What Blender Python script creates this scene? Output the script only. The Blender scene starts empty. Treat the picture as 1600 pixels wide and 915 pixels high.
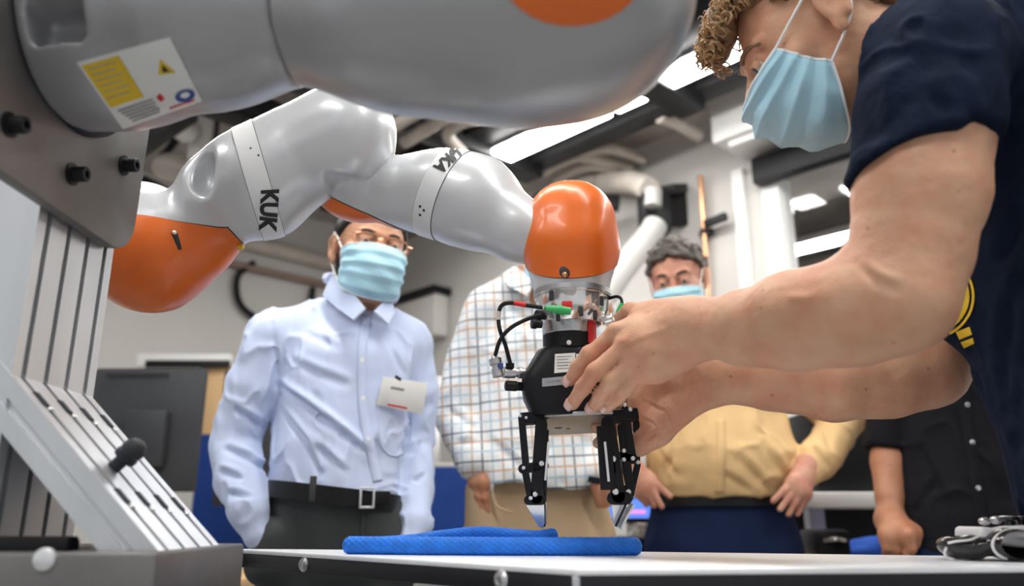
import bpy, bmesh, math, random
import numpy as np
from mathutils import Vector, Matrix
from mathutils.bvhtree import BVHTree

random.seed(7); np.random.seed(7)
SC = bpy.context.scene
COL = SC.collection

# ------------------------------------------------------------------ camera, world, exposure
FPX = 1240.0                       # focal length in pixels of the 1600x915 frame
PITCH = math.atan(347.5 / FPX)
CAMZ = 0.95
CAM = Vector((0, 0, CAMZ))
cd = bpy.data.cameras.new('camera'); cam = bpy.data.objects.new('camera', cd); COL.objects.link(cam)
cam.location = CAM; cam.rotation_euler = (math.pi / 2 + PITCH, 0, 0)
cd.sensor_width = 36; cd.sensor_fit = 'HORIZONTAL'; cd.lens = 36 * FPX / 1600
cd.clip_start = 0.02; cd.clip_end = 60
cd.dof.use_dof = True; cd.dof.focus_distance = 1.16; cd.dof.aperture_fstop = 2.6
SC.camera = cam
w = bpy.data.worlds.new('world'); SC.world = w; w.use_nodes = True
w.node_tree.nodes['Background'].inputs[0].default_value = (0.93, 0.96, 1.0, 1)
w.node_tree.nodes['Background'].inputs[1].default_value = 0.40
SC.view_settings.view_transform = 'Standard'; SC.view_settings.look = 'None'
SC.view_settings.gamma = 1.0; SC.view_settings.exposure = 0.45
LAMP_W = 24.0                      # emission strength of the ceiling light diffusers
SC.cycles.use_denoising = True
SC.cycles.max_bounces = 6; SC.cycles.diffuse_bounces = 3

# ------------------------------------------------------------------ measuring helpers
SP, CP = math.sin(PITCH), math.cos(PITCH)
def ray(x, y):
    u, v = (x - 800) / FPX, (457.5 - y) / FPX
    return Vector((u, CP - v * SP, SP + v * CP))
def at(x, y, Y):
    d = ray(x, y); return CAM + d * (Y / d.y)
def on_z(x, y, z):
    d = ray(x, y); return CAM + d * ((z - CAMZ) / d.z)
def mpp(y, Y):                      # metres per pixel at a depth
    return Y / ray(800, y).y / FPX
def rp(px, y, Y): return px * mpp(y, Y)
RIGHT, UP, BACK = Vector((1, 0, 0)), Vector((0, -SP, CP)), Vector((0, -CP, -SP))

# ------------------------------------------------------------------ objects
def link(o, parent=None):
    COL.objects.link(o)
    if parent is not None:
        o.parent = parent
        off = parent.location if parent.parent is None else Vector((0, 0, 0))
        o.matrix_parent_inverse = Matrix.Translation(-off)
    return o
def tag(o, label=None, cat=None, group=None, kind=None):
    if label: o['label'] = label
    if cat: o['category'] = cat
    if group: o['group'] = group
    if kind: o['kind'] = kind
    return o
def thing(name, label, cat, loc=(0, 0, 0), group=None):
    o = bpy.data.objects.new(name, None); o.location = loc; o.empty_display_size = .05
    COL.objects.link(o); return tag(o, label, cat, group)
def mesh_obj(name, V, F, mat, parent=None, smooth=True, angle=None):
    me = bpy.data.meshes.new(name)
    if isinstance(F, np.ndarray):
        n = len(F); k = F.shape[1]
        me.vertices.add(len(V)); me.vertices.foreach_set('co', np.asarray(V, np.float32).ravel())
        me.loops.add(n * k); me.loops.foreach_set('vertex_index', F.astype(np.int32).ravel())
        me.polygons.add(n); me.polygons.foreach_set('loop_start', np.arange(0, n * k, k, dtype=np.int32))
        me.update(calc_edges=True)
    else:
        me.from_pydata([tuple(v) for v in V], [], F); me.update()
    return fin(name, me, mat, parent, smooth, angle)
def fin(name, me, mat, parent=None, smooth=True, angle=None):
    if smooth:
        me.shade_smooth()
        if angle: me.set_sharp_from_angle(angle=math.radians(angle))
    if mat: me.materials.append(mat)
    return link(bpy.data.objects.new(name, me), parent)
def copy_tree(o, parent=None):
    c = o.copy(); COL.objects.link(c)
    if parent is not None: c.parent = parent
    for ch in list(o.children): copy_tree(ch, c)
    return c

class G:                            # gathers simple solids; build() links them as one mesh object
    def __init__(s): s.v = []; s.f = []
    def add(s, V, F):
        b = len(s.v); s.v += [tuple(v) for v in V]; s.f += [tuple(i + b for i in q) for q in F]; return s
    def box(s, c, size, R=None):
        c = Vector(c); V = []
        for i in (-.5, .5):
            for j in (-.5, .5):
                for k in (-.5, .5):
                    q = Vector((i * size[0], j * size[1], k * size[2])); V.append(c + (R @ q if R else q))
        return s.add(V, [(0, 1, 3, 2), (4, 6, 7, 5), (0, 4, 5, 1), (2, 3, 7, 6), (0, 2, 6, 4), (1, 5, 7, 3)])
    def beam(s, a, b, wd, ht, up=Vector((0, 0, 1))):
        a, b = Vector(a), Vector(b); x = (b - a); L = x.length; x.normalize()
        y = Vector(up).cross(x).normalized(); z = x.cross(y)
        return s.box((a + b) / 2, (L, wd, ht), Matrix((x, y, z)).transposed())
    def cyl(s, a, b, r, r2=None, n=20, caps=True):
        return s.tube([a, b], [r, r if r2 is None else r2], n, caps)
    def tube(s, pts, r, n=10, caps=True, closed=False):
        pts = [Vector(p) for p in pts]; m = len(pts)
        rs = r if isinstance(r, (list, tuple)) else [r] * m
        t0 = (pts[1] - pts[0]).normalized()
        ref = Vector((0, 0, 1)) if abs(t0.z) < .9 else Vector((1, 0, 0))
        u = t0.cross(ref).normalized(); V = []; F = []
        for i, p in enumerate(pts):
            if closed: t = pts[(i + 1) % m] - pts[i - 1]
            else: t = pts[min(i + 1, m - 1)] - pts[max(i - 1, 0)]
            t.normalize(); u = (u - t * u.dot(t)).normalized(); vv = t.cross(u)
            for k in range(n):
                a = 2 * math.pi * k / n; V.append(p + (u * math.cos(a) + vv * math.sin(a)) * rs[i])
        for i in range(m if closed else m - 1):
            j = (i + 1) % m
            for k in range(n):
                F.append((i * n + k, i * n + (k + 1) % n, j * n + (k + 1) % n, j * n + k))
        if caps and not closed:
            F.append(tuple(reversed(range(n)))); F.append(tuple(range((m - 1) * n, m * n)))
        return s.add(V, F)
    def lathe(s, base, axis, prof, n=28):       # prof: (distance along axis, radius)
        base, axis = Vector(base), Vector(axis).normalized()
        return s.tube_prof(base, axis, prof, n)
    def tube_prof(s, base, axis, prof, n):
        ref = Vector((0, 0, 1)) if abs(axis.z) < .9 else Vector((0, 1, 0))
        u = axis.cross(ref).normalized(); v = axis.cross(u); V = []; F = []
        for d, r in prof:
            for k in range(n):
                a = 2 * math.pi * k / n; V.append(base + axis * d + (u * math.cos(a) + v * math.sin(a)) * r)
        for i in range(len(prof) - 1):
            for k in range(n):
                F.append((i * n + k, i * n + (k + 1) % n, (i + 1) * n + (k + 1) % n, (i + 1) * n + k))
        F.append(tuple(reversed(range(n)))); F.append(tuple(range((len(prof) - 1) * n, len(prof) * n)))
        return s.add(V, F)
    def prism(s, poly, d):           # poly: list of points, extruded by vector d
        poly = [Vector(p) for p in poly]; d = Vector(d); n = len(poly)
        return s.add(poly + [p + d for p in poly], [tuple(reversed(range(n))), tuple(range(n, 2 * n))] +
                     [(i, (i + 1) % n, n + (i + 1) % n, n + i) for i in range(n)])
    def ball(s, c, r, n=10, sc=(1, 1, 1)):
        c = Vector(c); prof = []; V = []; F = []
        for i in range(n + 1):
            th = math.pi * i / n
            for k in range(2 * n):
                ph = math.pi * k / n
                V.append(c + Vector((r * sc[0] * math.sin(th) * math.cos(ph), r * sc[1] * math.sin(th) * math.sin(ph), r * sc[2] * math.cos(th))))
        for i in range(n):
            for k in range(2 * n):
                k2 = (k + 1) % (2 * n); F.append((i * 2 * n + k, (i + 1) * 2 * n + k, (i + 1) * 2 * n + k2, i * 2 * n + k2))
        return s.add(V, F)
    def build(s, name, mat, parent=None, smooth=True, angle=35, bevel=0, seg=2):
        me = bpy.data.meshes.new(name); me.from_pydata(s.v, [], s.f)
        bm = bmesh.new(); bm.from_mesh(me); bmesh.ops.remove_doubles(bm, verts=bm.verts, dist=1e-6)
        bmesh.ops.recalc_face_normals(bm, faces=bm.faces)
        if bevel:
            es = [e for e in bm.edges if len(e.link_faces) == 2 and e.calc_face_angle(0) > .6]
            bmesh.ops.bevel(bm, geom=es, offset=bevel, segments=seg, profile=.5, affect='EDGES', clamp_overlap=True)
        bm.to_mesh(me); bm.free()
        return fin(name, me, mat, parent, smooth, angle)
def curve_pts(pts, n=8):             # Catmull-Rom
    P = [Vector(p) for p in pts]; out = []
    for i in range(len(P) - 1):
        a, b, c, d = P[max(i - 1, 0)], P[i], P[i + 1], P[min(i + 2, len(P) - 1)]
        for k in range(n):
            t = k / n
            out.append(.5 * ((2 * b) + (c - a) * t + (2 * a - 5 * b + 4 * c - d) * t * t + (3 * b - a - 3 * c + d) * t ** 3))
    return out + [P[-1]]

# ------------------------------------------------------------------ distance-field modelling
CUR = [None, 0.0]; CUT = .07
def _far(c, R):
    return CUR[0] is not None and np.linalg.norm(CUR[0] - c) - R - CUR[1] > CUT
def smin(a, b, k):
    if k <= 0: return np.minimum(a, b)
    h = np.clip(.5 + .5 * (b - a) / k, 0, 1); return b + (a - b) * h - k * h * (1 - h)
def A3(p): return np.array(p, np.float32)
def cap(a, b, ra, rb=None):
    a, b = A3(a), A3(b); rb = ra if rb is None else rb
    ba = b - a; L2 = float(ba @ ba) + 1e-12; c = (a + b) / 2; R = L2 ** .5 / 2 + max(ra, rb)
    def f(P):
        if _far(c, R): return 1.0
        q = P - a; t = np.clip(q @ ba / L2, 0, 1); q = q - t[:, None] * ba
        return np.sqrt((q * q).sum(1)) - (ra + (rb - ra) * t)
    return f
def ecap(a, b, A, B, udir, zr=None):  # capsule with an elliptical section: A, B = (half-size along udir, half-size across)
    a, b = A3(a), A3(b); ba = b - a; L = float(np.linalg.norm(ba)); wv = ba / L
    u = A3(udir); u = u - wv * (u @ wv); u /= np.linalg.norm(u); v = np.cross(wv, u)
    c = (a + b) / 2; R = L / 2 + max(*A, *B)
    def f(P):
        if _far(c, R): return 1.0
        q = P - a; z = q @ wv; t = np.clip(z / L, 0, 1); z = z - t * L
        ru = A[0] + (B[0] - A[0]) * t; rv = A[1] + (B[1] - A[1]) * t; rz = np.minimum(ru, rv) if zr is None else zr
        x = q @ u; y = q @ v
        k0 = np.sqrt((x / ru) ** 2 + (y / rv) ** 2 + (z / rz) ** 2) + 1e-9
        k1 = np.sqrt((x / ru ** 2) ** 2 + (y / rv ** 2) ** 2 + (z / rz ** 2) ** 2) + 1e-9
        return k0 * (k0 - 1) / k1
    return f
def ell(c, r, R=None):
    c = A3(c); r = A3(r); M = None if R is None else np.array(R, np.float32); RR = float(r.max())
    def f(P):
        if _far(c, RR): return 1.0
        q = P - c
        if M is not None: q = q @ M
        k0 = np.sqrt(((q / r) ** 2).sum(1)) + 1e-9; k1 = np.sqrt(((q / r ** 2) ** 2).sum(1)) + 1e-9
        return k0 * (k0 - 1) / k1
    return f
def rbox(c, h, rad, R=None):
    c = A3(c); h = A3(h); M = None if R is None else np.array(R, np.float32); RR = float(np.linalg.norm(h))
    def f(P):
        if _far(c, RR): return 1.0
        q = P - c
        if M is not None: q = q @ M
        q = np.abs(q) - h + rad
        return np.sqrt((np.maximum(q, 0) ** 2).sum(1)) + np.minimum(q.max(1), 0) - rad
    return f
def U(k, *fs):
    def f(P):
        d = 1.0
        for g in fs: d = smin(d, g(P), k)
        return d
    return f
def sub(f, g, k=.005):
    def h(P):
        d = f(P)
        if np.isscalar(d): return d
        return -smin(-d, g(P), k)
    return h
def cutp(f, p, n, k=0.0):             # keep the side n points into
    p = A3(p); n = A3(Vector(n).normalized())
    def h(P):
        d = f(P)
        if np.isscalar(d): return d
        return -smin(-d, (P - p) @ n, k)
    return h
def chain(pts, rs, k=.01):
    k = min(k, .008)
    return U(k, *[cap(pts[i], pts[i + 1], rs[i], rs[i + 1]) for i in range(len(pts) - 1)])
def xf(f, o, R, s=1.0):               # f lives in a local frame with axes = columns of R
    o = A3(o); M = np.array(R, np.float32)
    def g(P):
        global CUR, CUT
        old = list(CUR); oc = CUT
        if CUR[0] is not None: CUR[0] = (CUR[0] - o) @ M / s; CUR[1] = CUR[1] / s
        CUT = oc / s
        d = f((P - o) @ M / s)
        CUR[0], CUR[1] = old; CUT = oc
        return d * s if not np.isscalar(d) else d
    return g
def sdf_mesh(f, lo, hi, h, smooth=2):
    lo = np.array(lo, np.float32); n = np.ceil((np.array(hi) - lo) / h).astype(int) + 1; B = 12
    nb = -(-n // B); n = nb * B
    Gd = np.ones(n, np.float32); br = h * B * .8661
    I = np.stack(np.meshgrid(*[np.arange(k) for k in nb], indexing='ij'), -1).reshape(-1, 3)
    C = (lo + (I * B + (B - 1) / 2) * h).astype(np.float32)
    CUR[0] = None; dc = f(C)
    off = (np.stack(np.meshgrid(*[np.arange(B)] * 3, indexing='ij'), -1).reshape(-1, 3) * h).astype(np.float32)
    for idx, c, d0 in zip(I, C, dc):
        i, j, k = idx * B
        if abs(d0) > br * 1.5 + .012:
            if d0 < 0: Gd[i:i + B, j:j + B, k:k + B] = -1
            continue
        CUR[0] = c; CUR[1] = br
        v = f(off + (lo + idx * B * h).astype(np.float32))
        Gd[i:i + B, j:j + B, k:k + B] = v if np.isscalar(v) else v.reshape(B, B, B)
    CUR[0] = None
    S = Gd < 0
    cnt = np.zeros(n - 1, np.int8)
    sl = lambda o, m: slice(o, o + m - 1)
    for a in (0, 1):
        for b in (0, 1):
            for c in (0, 1): cnt += S[sl(a, n[0]), sl(b, n[1]), sl(c, n[2])]
    act = np.argwhere((cnt > 0) & (cnt < 8)); idm = -np.ones(n - 1, np.int32)
    idm[act[:, 0], act[:, 1], act[:, 2]] = np.arange(len(act))
    acc = np.zeros((len(act), 3), np.float64); num = np.zeros(len(act))
    cor = [(a, b, c) for a in (0, 1) for b in (0, 1) for c in (0, 1)]
    for p in cor:
        for ax in range(3):
            if p[ax]: continue
            q = list(p); q[ax] = 1
            v0 = Gd[act[:, 0] + p[0], act[:, 1] + p[1], act[:, 2] + p[2]]; v1 = Gd[act[:, 0] + q[0], act[:, 1] + q[1], act[:, 2] + q[2]]
            m = (v0 < 0) != (v1 < 0); t = np.where(m, v0 / np.where(m, v0 - v1, 1), 0)
            pos = np.array(p, float)[None] + np.zeros((len(act), 3)); pos[:, ax] = t
            acc += pos * m[:, None]; num += m
    V = lo + (act + acc / num[:, None]) * h
    Q = []
    for ax in range(3):
        b, c = (ax + 1) % 3, (ax + 2) % 3
        s0 = [slice(1, None)] * 3; s1 = [slice(1, None)] * 3
        s0[ax] = slice(0, -1); s1[ax] = slice(1, None)
        ch = S[tuple(s0)] != S[tuple(s1)]
        e = np.argwhere(ch); base = e.copy(); base[:, b] += 1; base[:, c] += 1
        ok = (base < np.array(n - 1)).all(1); base = base[ok]
        ins = S[base[:, 0], base[:, 1], base[:, 2]]
        def cell(db, dc_):
            q = base.copy(); q[:, b] += db; q[:, c] += dc_; return idm[q[:, 0], q[:, 1], q[:, 2]]
        qd = np.stack([cell(-1, -1), cell(0, -1), cell(0, 0), cell(-1, 0)], 1)
        qd[~ins] = qd[~ins][:, ::-1]; Q.append(qd)
    Q = np.concatenate(Q); Q = Q[(Q >= 0).all(1)]
    for _ in range(smooth):
        for lam in (.5, -.52): V = V + lam * lap(V, Q)
    return V, Q
def lap(V, Q):
    a = np.concatenate([Q[:, 0], Q[:, 1], Q[:, 2], Q[:, 3]]); b = np.concatenate([Q[:, 1], Q[:, 2], Q[:, 3], Q[:, 0]])
    i = np.concatenate([a, b]); j = np.concatenate([b, a]); n = len(V)
    c = np.bincount(i, minlength=n).astype(float); c[c == 0] = 1
    return np.stack([np.bincount(i, V[j, k], n) / c for k in range(3)], 1) - V
def normals(V, Q):
    fn = np.cross(V[Q[:, 2]] - V[Q[:, 0]], V[Q[:, 3]] - V[Q[:, 1]]); N = np.zeros_like(V)
    for k in range(4):
        for c in range(3): N[:, c] += np.bincount(Q[:, k], fn[:, c], len(V))
    return N / (np.linalg.norm(N, axis=1)[:, None] + 1e-12)
def vnoise(P, scale, seed=0):        # value noise in -1..1
    P = np.asarray(P, np.float64) * scale + 37.7 + seed * 11.3; i = np.floor(P).astype(np.int64); f = P - i; f = f * f * (3 - 2 * f)
    def hsh(x, y, z):
        n = (x * 73856093) ^ (y * 19349663) ^ (z * 83492791) ^ (seed * 2654435); n = (n << 13) ^ n
        return ((n * (n * n * 15731 + 789221) + 1376312589) & 0x7fffffff) / 1073741824.0 - 1
    r = 0
    for a in (0, 1):
        for b in (0, 1):
            for c in (0, 1):
                wt = (f[:, 0] if a else 1 - f[:, 0]) * (f[:, 1] if b else 1 - f[:, 1]) * (f[:, 2] if c else 1 - f[:, 2])
                r = r + wt * hsh(i[:, 0] + a, i[:, 1] + b, i[:, 2] + c)
    return r
def push(V, Q, amt): return V + normals(V, Q) * np.asarray(amt)[:, None]
def seg_dist(V, a, b):
    a, b = np.array(a), np.array(b); ba = b - a; t = np.clip((V - a) @ ba / (ba @ ba), 0, 1)
    return np.linalg.norm(V - a - t[:, None] * ba, axis=1)
def bvh_of(V, Q): return BVHTree.FromPolygons([tuple(v) for v in V], [tuple(int(i) for i in q) for q in Q])
def hit(bvh, x, y):
    d = ray(x, y).normalized(); r = bvh.ray_cast(CAM, d)
    if r[0] is not None: return r[0], (r[1] if r[1].dot(d) < 0 else -r[1])
    b = min((bvh.find_nearest(CAM + d * t) for t in np.linspace(.4, 2.8, 50)), key=lambda q: q[3] if q[0] is not None else 9)
    return b[0], (b[1] if b[1].dot(d) < 0 else -b[1])
def crease(V, Q, segs):              # cloth creases: (list of pixels, width, depth); found on the cloth itself, pressed in beside a raised ridge
    b = bvh_of(V, Q); amt = np.zeros(len(V)); N = normals(V, Q)
    for px, wd, dp in segs:
        pts = []
        for i in range(len(px) - 1):
            for t in np.linspace(0, 1, 6)[:5 if i < len(px) - 2 else 6]: pts.append(hit(b, px[i][0] * (1 - t) + px[i + 1][0] * t, px[i][1] * (1 - t) + px[i + 1][1] * t)[0])
        up = Vector((0, 0, wd * 1.7)); n = len(pts) - 1
        d0 = np.min([seg_dist(V, pts[i], pts[i + 1]) for i in range(n)], 0); d1 = np.min([seg_dist(V, pts[i] + up, pts[i + 1] + up) for i in range(n)], 0)
        mid = np.array(pts[n // 2]); half = max((pts[n] - pts[0]).length / 2, 1e-3); fade = np.clip(1.25 - (np.linalg.norm(V - mid, axis=1) / half) ** 2 * .8, .15, 1)
        amt += dp * fade * (.75 * np.exp(-(d1 / wd) ** 2) - np.exp(-(d0 / wd) ** 2))
    return V + N * amt[:, None]
def decal(quad, bvh, off, pts2, faces, name, mat, parent, step=None):
    """flat print (pts2 in 0..1 x 0..1) laid onto the surface behind a quad of pixels (tl, tr, br, bl)"""
    tl, tr, br, bl = [np.array(q, float) for q in quad]; V = []
    last = None
    for u, v in pts2:
        p = (tl * (1 - u) + tr * u) * (1 - v) + (bl * (1 - u) + br * u) * v
        h, n = hit(bvh, *p)
        if h is None: h, n = last if last else (at(p[0], p[1], 1.1), Vector((0, -1, 0)))
        if n.dot(ray(*p)) > 0: n = -n
        V.append(h + n * off); last = (h, n)
    return mesh_obj(name, V, faces, mat, parent, smooth=False)
def grid2(nu, nv, u0=0, u1=1, v0=0, v1=1):
    P = [(u0 + (u1 - u0) * i / nu, v0 + (v1 - v0) * j / nv) for j in range(nv + 1) for i in range(nu + 1)]
    F = [(j * (nu + 1) + i, (j + 1) * (nu + 1) + i, (j + 1) * (nu + 1) + i + 1, j * (nu + 1) + i + 1) for j in range(nv) for i in range(nu)]
    return P, F
def text2(s, bold=.012):             # lettering as a mesh in 0..1 x 0..1 (v down)
    c = bpy.data.curves.new('lettering', 'FONT'); c.body = s; c.resolution_u = 3; c.offset = bold
    o = bpy.data.objects.new('lettering', c); COL.objects.link(o)
    me = bpy.data.meshes.new_from_object(o.evaluated_get(bpy.context.evaluated_depsgraph_get()))
    bm = bmesh.new(); bm.from_mesh(me); bmesh.ops.triangulate(bm, faces=bm.faces)
    bmesh.ops.subdivide_edges(bm, edges=[e for e in bm.edges if e.calc_length() > .25], cuts=2)
    bmesh.ops.triangulate(bm, faces=bm.faces)
    P = np.array([v.co[:] for v in bm.verts])[:, :2]; bm.verts.index_update(); F = [tuple(v.index for v in f.verts) for f in bm.faces]; bm.free()
    bpy.data.objects.remove(o); bpy.data.meshes.remove(me)
    lo, hi = P.min(0), P.max(0); P = (P - lo) / (hi - lo); P[:, 1] = 1 - P[:, 1]
    return P, F
def split_mesh(V, Q, planes):        # part of a mesh on the inner side of every plane (p, n points outwards)
    bm = bmesh.new(); me = bpy.data.meshes.new('tmp')
    n = len(Q); k = Q.shape[1]
    me.vertices.add(len(V)); me.vertices.foreach_set('co', np.asarray(V, np.float32).ravel())
    me.loops.add(n * k); me.loops.foreach_set('vertex_index', Q.astype(np.int32).ravel())
    me.polygons.add(n); me.polygons.foreach_set('loop_start', np.arange(0, n * k, k, dtype=np.int32)); me.update(calc_edges=True)
    bm.from_mesh(me); bpy.data.meshes.remove(me)
    for p, nn in planes:
        bmesh.ops.bisect_plane(bm, geom=bm.verts[:] + bm.edges[:] + bm.faces[:], dist=1e-6, plane_co=Vector(p), plane_no=Vector(nn), clear_outer=True)
    return bm
def bm_obj(bm, name, mat, parent, thick=0.0, offset=0.0):
    if offset:
        bm.normal_update()
        for v in bm.verts: v.co += v.normal * offset
    if thick:
        bmesh.ops.solidify(bm, geom=bm.faces[:], thickness=thick)
    me = bpy.data.meshes.new(name); bm.to_mesh(me); bm.free()
    return fin(name, me, mat, parent, True, 50)
def seam_of(bm, name, mat, parent, r):
    es = [e for e in bm.edges if e.is_boundary]; adj = {}
    for e in es:
        a, b = e.verts; adj.setdefault(a, []).append(b); adj.setdefault(b, []).append(a)
    g = G(); seen = set()
    for s in adj:
        if s in seen: continue
        loop = [s]; seen.add(s); cur = s
        while True:
            nx = [x for x in adj[cur] if x not in seen]
            if not nx: break
            cur = nx[0]; seen.add(cur); loop.append(cur)
        if len(loop) > 12:
            pts = [v.co.copy() for v in loop][::2]; g.tube(pts, r, 6, closed=True)
    return g.build(name, mat, parent) if g.v else None

# ------------------------------------------------------------------ materials (all node-based)
def mat(name, col, rough=.5, metal=0, bump=0, bscale=60, var=0, vscale=8, sss=0, coat=0, emit=0, spec=.5, trans=0, alpha=1, stretch=None):
    m = bpy.data.materials.new(name); m.use_nodes = True; nt = m.node_tree; b = nt.nodes['Principled BSDF']
    b.inputs['Base Color'].default_value = (*col, 1); b.inputs['Roughness'].default_value = rough; b.inputs['Metallic'].default_value = metal
    b.inputs['Specular IOR Level'].default_value = spec; b.inputs['Coat Weight'].default_value = coat
    b.inputs['Transmission Weight'].default_value = trans; b.inputs['Alpha'].default_value = alpha
    if sss:
        b.inputs['Subsurface Weight'].default_value = sss; b.inputs['Subsurface Radius'].default_value = (1, .35, .2); b.inputs['Subsurface Scale'].default_value = .006
    if emit: b.inputs['Emission Color'].default_value = (*col, 1); b.inputs['Emission Strength'].default_value = emit
    tc = nt.nodes.new('ShaderNodeTexCoord'); co = tc.outputs['Object']
    if stretch:
        mp = nt.nodes.new('ShaderNodeMapping'); mp.inputs['Scale'].default_value = stretch; nt.links.new(co, mp.inputs[0]); co = mp.outputs[0]
    if var:
        nz = nt.nodes.new('ShaderNodeTexNoise'); nz.inputs['Scale'].default_value = vscale; nz.inputs['Detail'].default_value = 4; nt.links.new(co, nz.inputs['Vector'])
        hs = nt.nodes.new('ShaderNodeHueSaturation'); hs.inputs['Color'].default_value = (*col, 1)
        mr = nt.nodes.new('ShaderNodeMapRange'); mr.inputs['From Min'].default_value = .3; mr.inputs['From Max'].default_value = .7
        mr.inputs['To Min'].default_value = 1 - var; mr.inputs['To Max'].default_value = 1 + var
        nt.links.new(nz.outputs[0], mr.inputs[0]); nt.links.new(mr.outputs[0], hs.inputs['Value']); nt.links.new(hs.outputs[0], b.inputs['Base Color'])
    if bump:
        n2 = nt.nodes.new('ShaderNodeTexNoise'); n2.inputs['Scale'].default_value = bscale; n2.inputs['Detail'].default_value = 5; nt.links.new(co, n2.inputs['Vector'])
        bp = nt.nodes.new('ShaderNodeBump'); bp.inputs['Strength'].default_value = bump; bp.inputs['Distance'].default_value = .004
        nt.links.new(n2.outputs[0], bp.inputs['Height']); nt.links.new(bp.outputs[0], b.inputs['Normal'])
    return m
def skin_mat(name, col, red, sc=1.0):
    m = mat(name, col, rough=.48, sss=.12, bump=.18, bscale=420, spec=.4); nt = m.node_tree; b = nt.nodes['Principled BSDF']
    tc = nt.nodes.new('ShaderNodeTexCoord')
    nz = nt.nodes.new('ShaderNodeTexNoise'); nz.inputs['Scale'].default_value = 22 * sc; nz.inputs['Detail'].default_value = 5; nt.links.new(tc.outputs['Object'], nz.inputs['Vector'])
    cr = nt.nodes.new('ShaderNodeValToRGB'); cr.color_ramp.elements[0].position = .35; cr.color_ramp.elements[1].position = .68
    cr.color_ramp.elements[0].color = (*col, 1); cr.color_ramp.elements[1].color = (*red, 1)
    nt.links.new(nz.outputs[0], cr.inputs[0])
    vo = nt.nodes.new('ShaderNodeTexVoronoi'); vo.inputs['Scale'].default_value = 34 * sc; nt.links.new(tc.outputs['Object'], vo.inputs['Vector'])
    cr2 = nt.nodes.new('ShaderNodeValToRGB'); cr2.color_ramp.elements[0].position = .04; cr2.color_ramp.elements[1].position = .10
    cr2.color_ramp.elements[0].color = (.62, .52, .5, 1); cr2.color_ramp.elements[1].color = (1, 1, 1, 1)
    nt.links.new(vo.outputs['Distance'], cr2.inputs[0])
    mx = nt.nodes.new('ShaderNodeMix'); mx.data_type = 'RGBA'; mx.blend_type = 'MULTIPLY'; mx.inputs[0].default_value = .8
    nt.links.new(cr.outputs[0], mx.inputs[6]); nt.links.new(cr2.outputs[0], mx.inputs[7]); nt.links.new(mx.outputs[2], b.inputs['Base Color'])
    return m
def plaid_mat():
    m = mat('checked_cotton', (.74, .75, .75), rough=.8, bump=.25, bscale=30); nt = m.node_tree; b = nt.nodes['Principled BSDF']
    tc = nt.nodes.new('ShaderNodeTexCoord'); mp = nt.nodes.new('ShaderNodeMapping'); mp.inputs['Rotation'].default_value = (0, .06, 0); nt.links.new(tc.outputs['Object'], mp.inputs[0])
    sx = nt.nodes.new('ShaderNodeSeparateXYZ'); nt.links.new(mp.outputs[0], sx.inputs[0])
    cur = None
    def line(out, period, shift, width, col, prev):
        a = nt.nodes.new('ShaderNodeMath'); a.operation = 'MULTIPLY_ADD'; a.inputs[1].default_value = 1 / period; a.inputs[2].default_value = shift; nt.links.new(out, a.inputs[0])
        f = nt.nodes.new('ShaderNodeMath'); f.operation = 'FRACT'; nt.links.new(a.outputs[0], f.inputs[0])
        l = nt.nodes.new('ShaderNodeMath'); l.operation = 'LESS_THAN'; l.inputs[1].default_value = width; nt.links.new(f.outputs[0], l.inputs[0])
        s = nt.nodes.new('ShaderNodeMath'); s.operation = 'MULTIPLY'; s.inputs[1].default_value = .92; nt.links.new(l.outputs[0], s.inputs[0])
        mx = nt.nodes.new('ShaderNodeMix'); mx.data_type = 'RGBA'; nt.links.new(s.outputs[0], mx.inputs[0])
        if prev is None: mx.inputs[6].default_value = (.74, .75, .75, 1)
        else: nt.links.new(prev, mx.inputs[6])
        mx.inputs[7].default_value = (*col, 1); return mx.outputs[2]
    X, Z = sx.outputs['X'], sx.outputs['Z']
    for out in (X, Z):
        cur = line(out, .072, .10, .062, (.12, .15, .19), cur)
        cur = line(out, .072, .43, .062, (.55, .36, .24), cur)
        cur = line(out, .072, .77, .062, (.40, .52, .60), cur)
    nt.links.new(cur, b.inputs['Base Color']); return m
def brushed(name, col, rough=.35):
    return mat(name, col, rough, 1, bump=.1, bscale=80, var=.12, vscale=25, stretch=(1, 1, .05))
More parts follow.
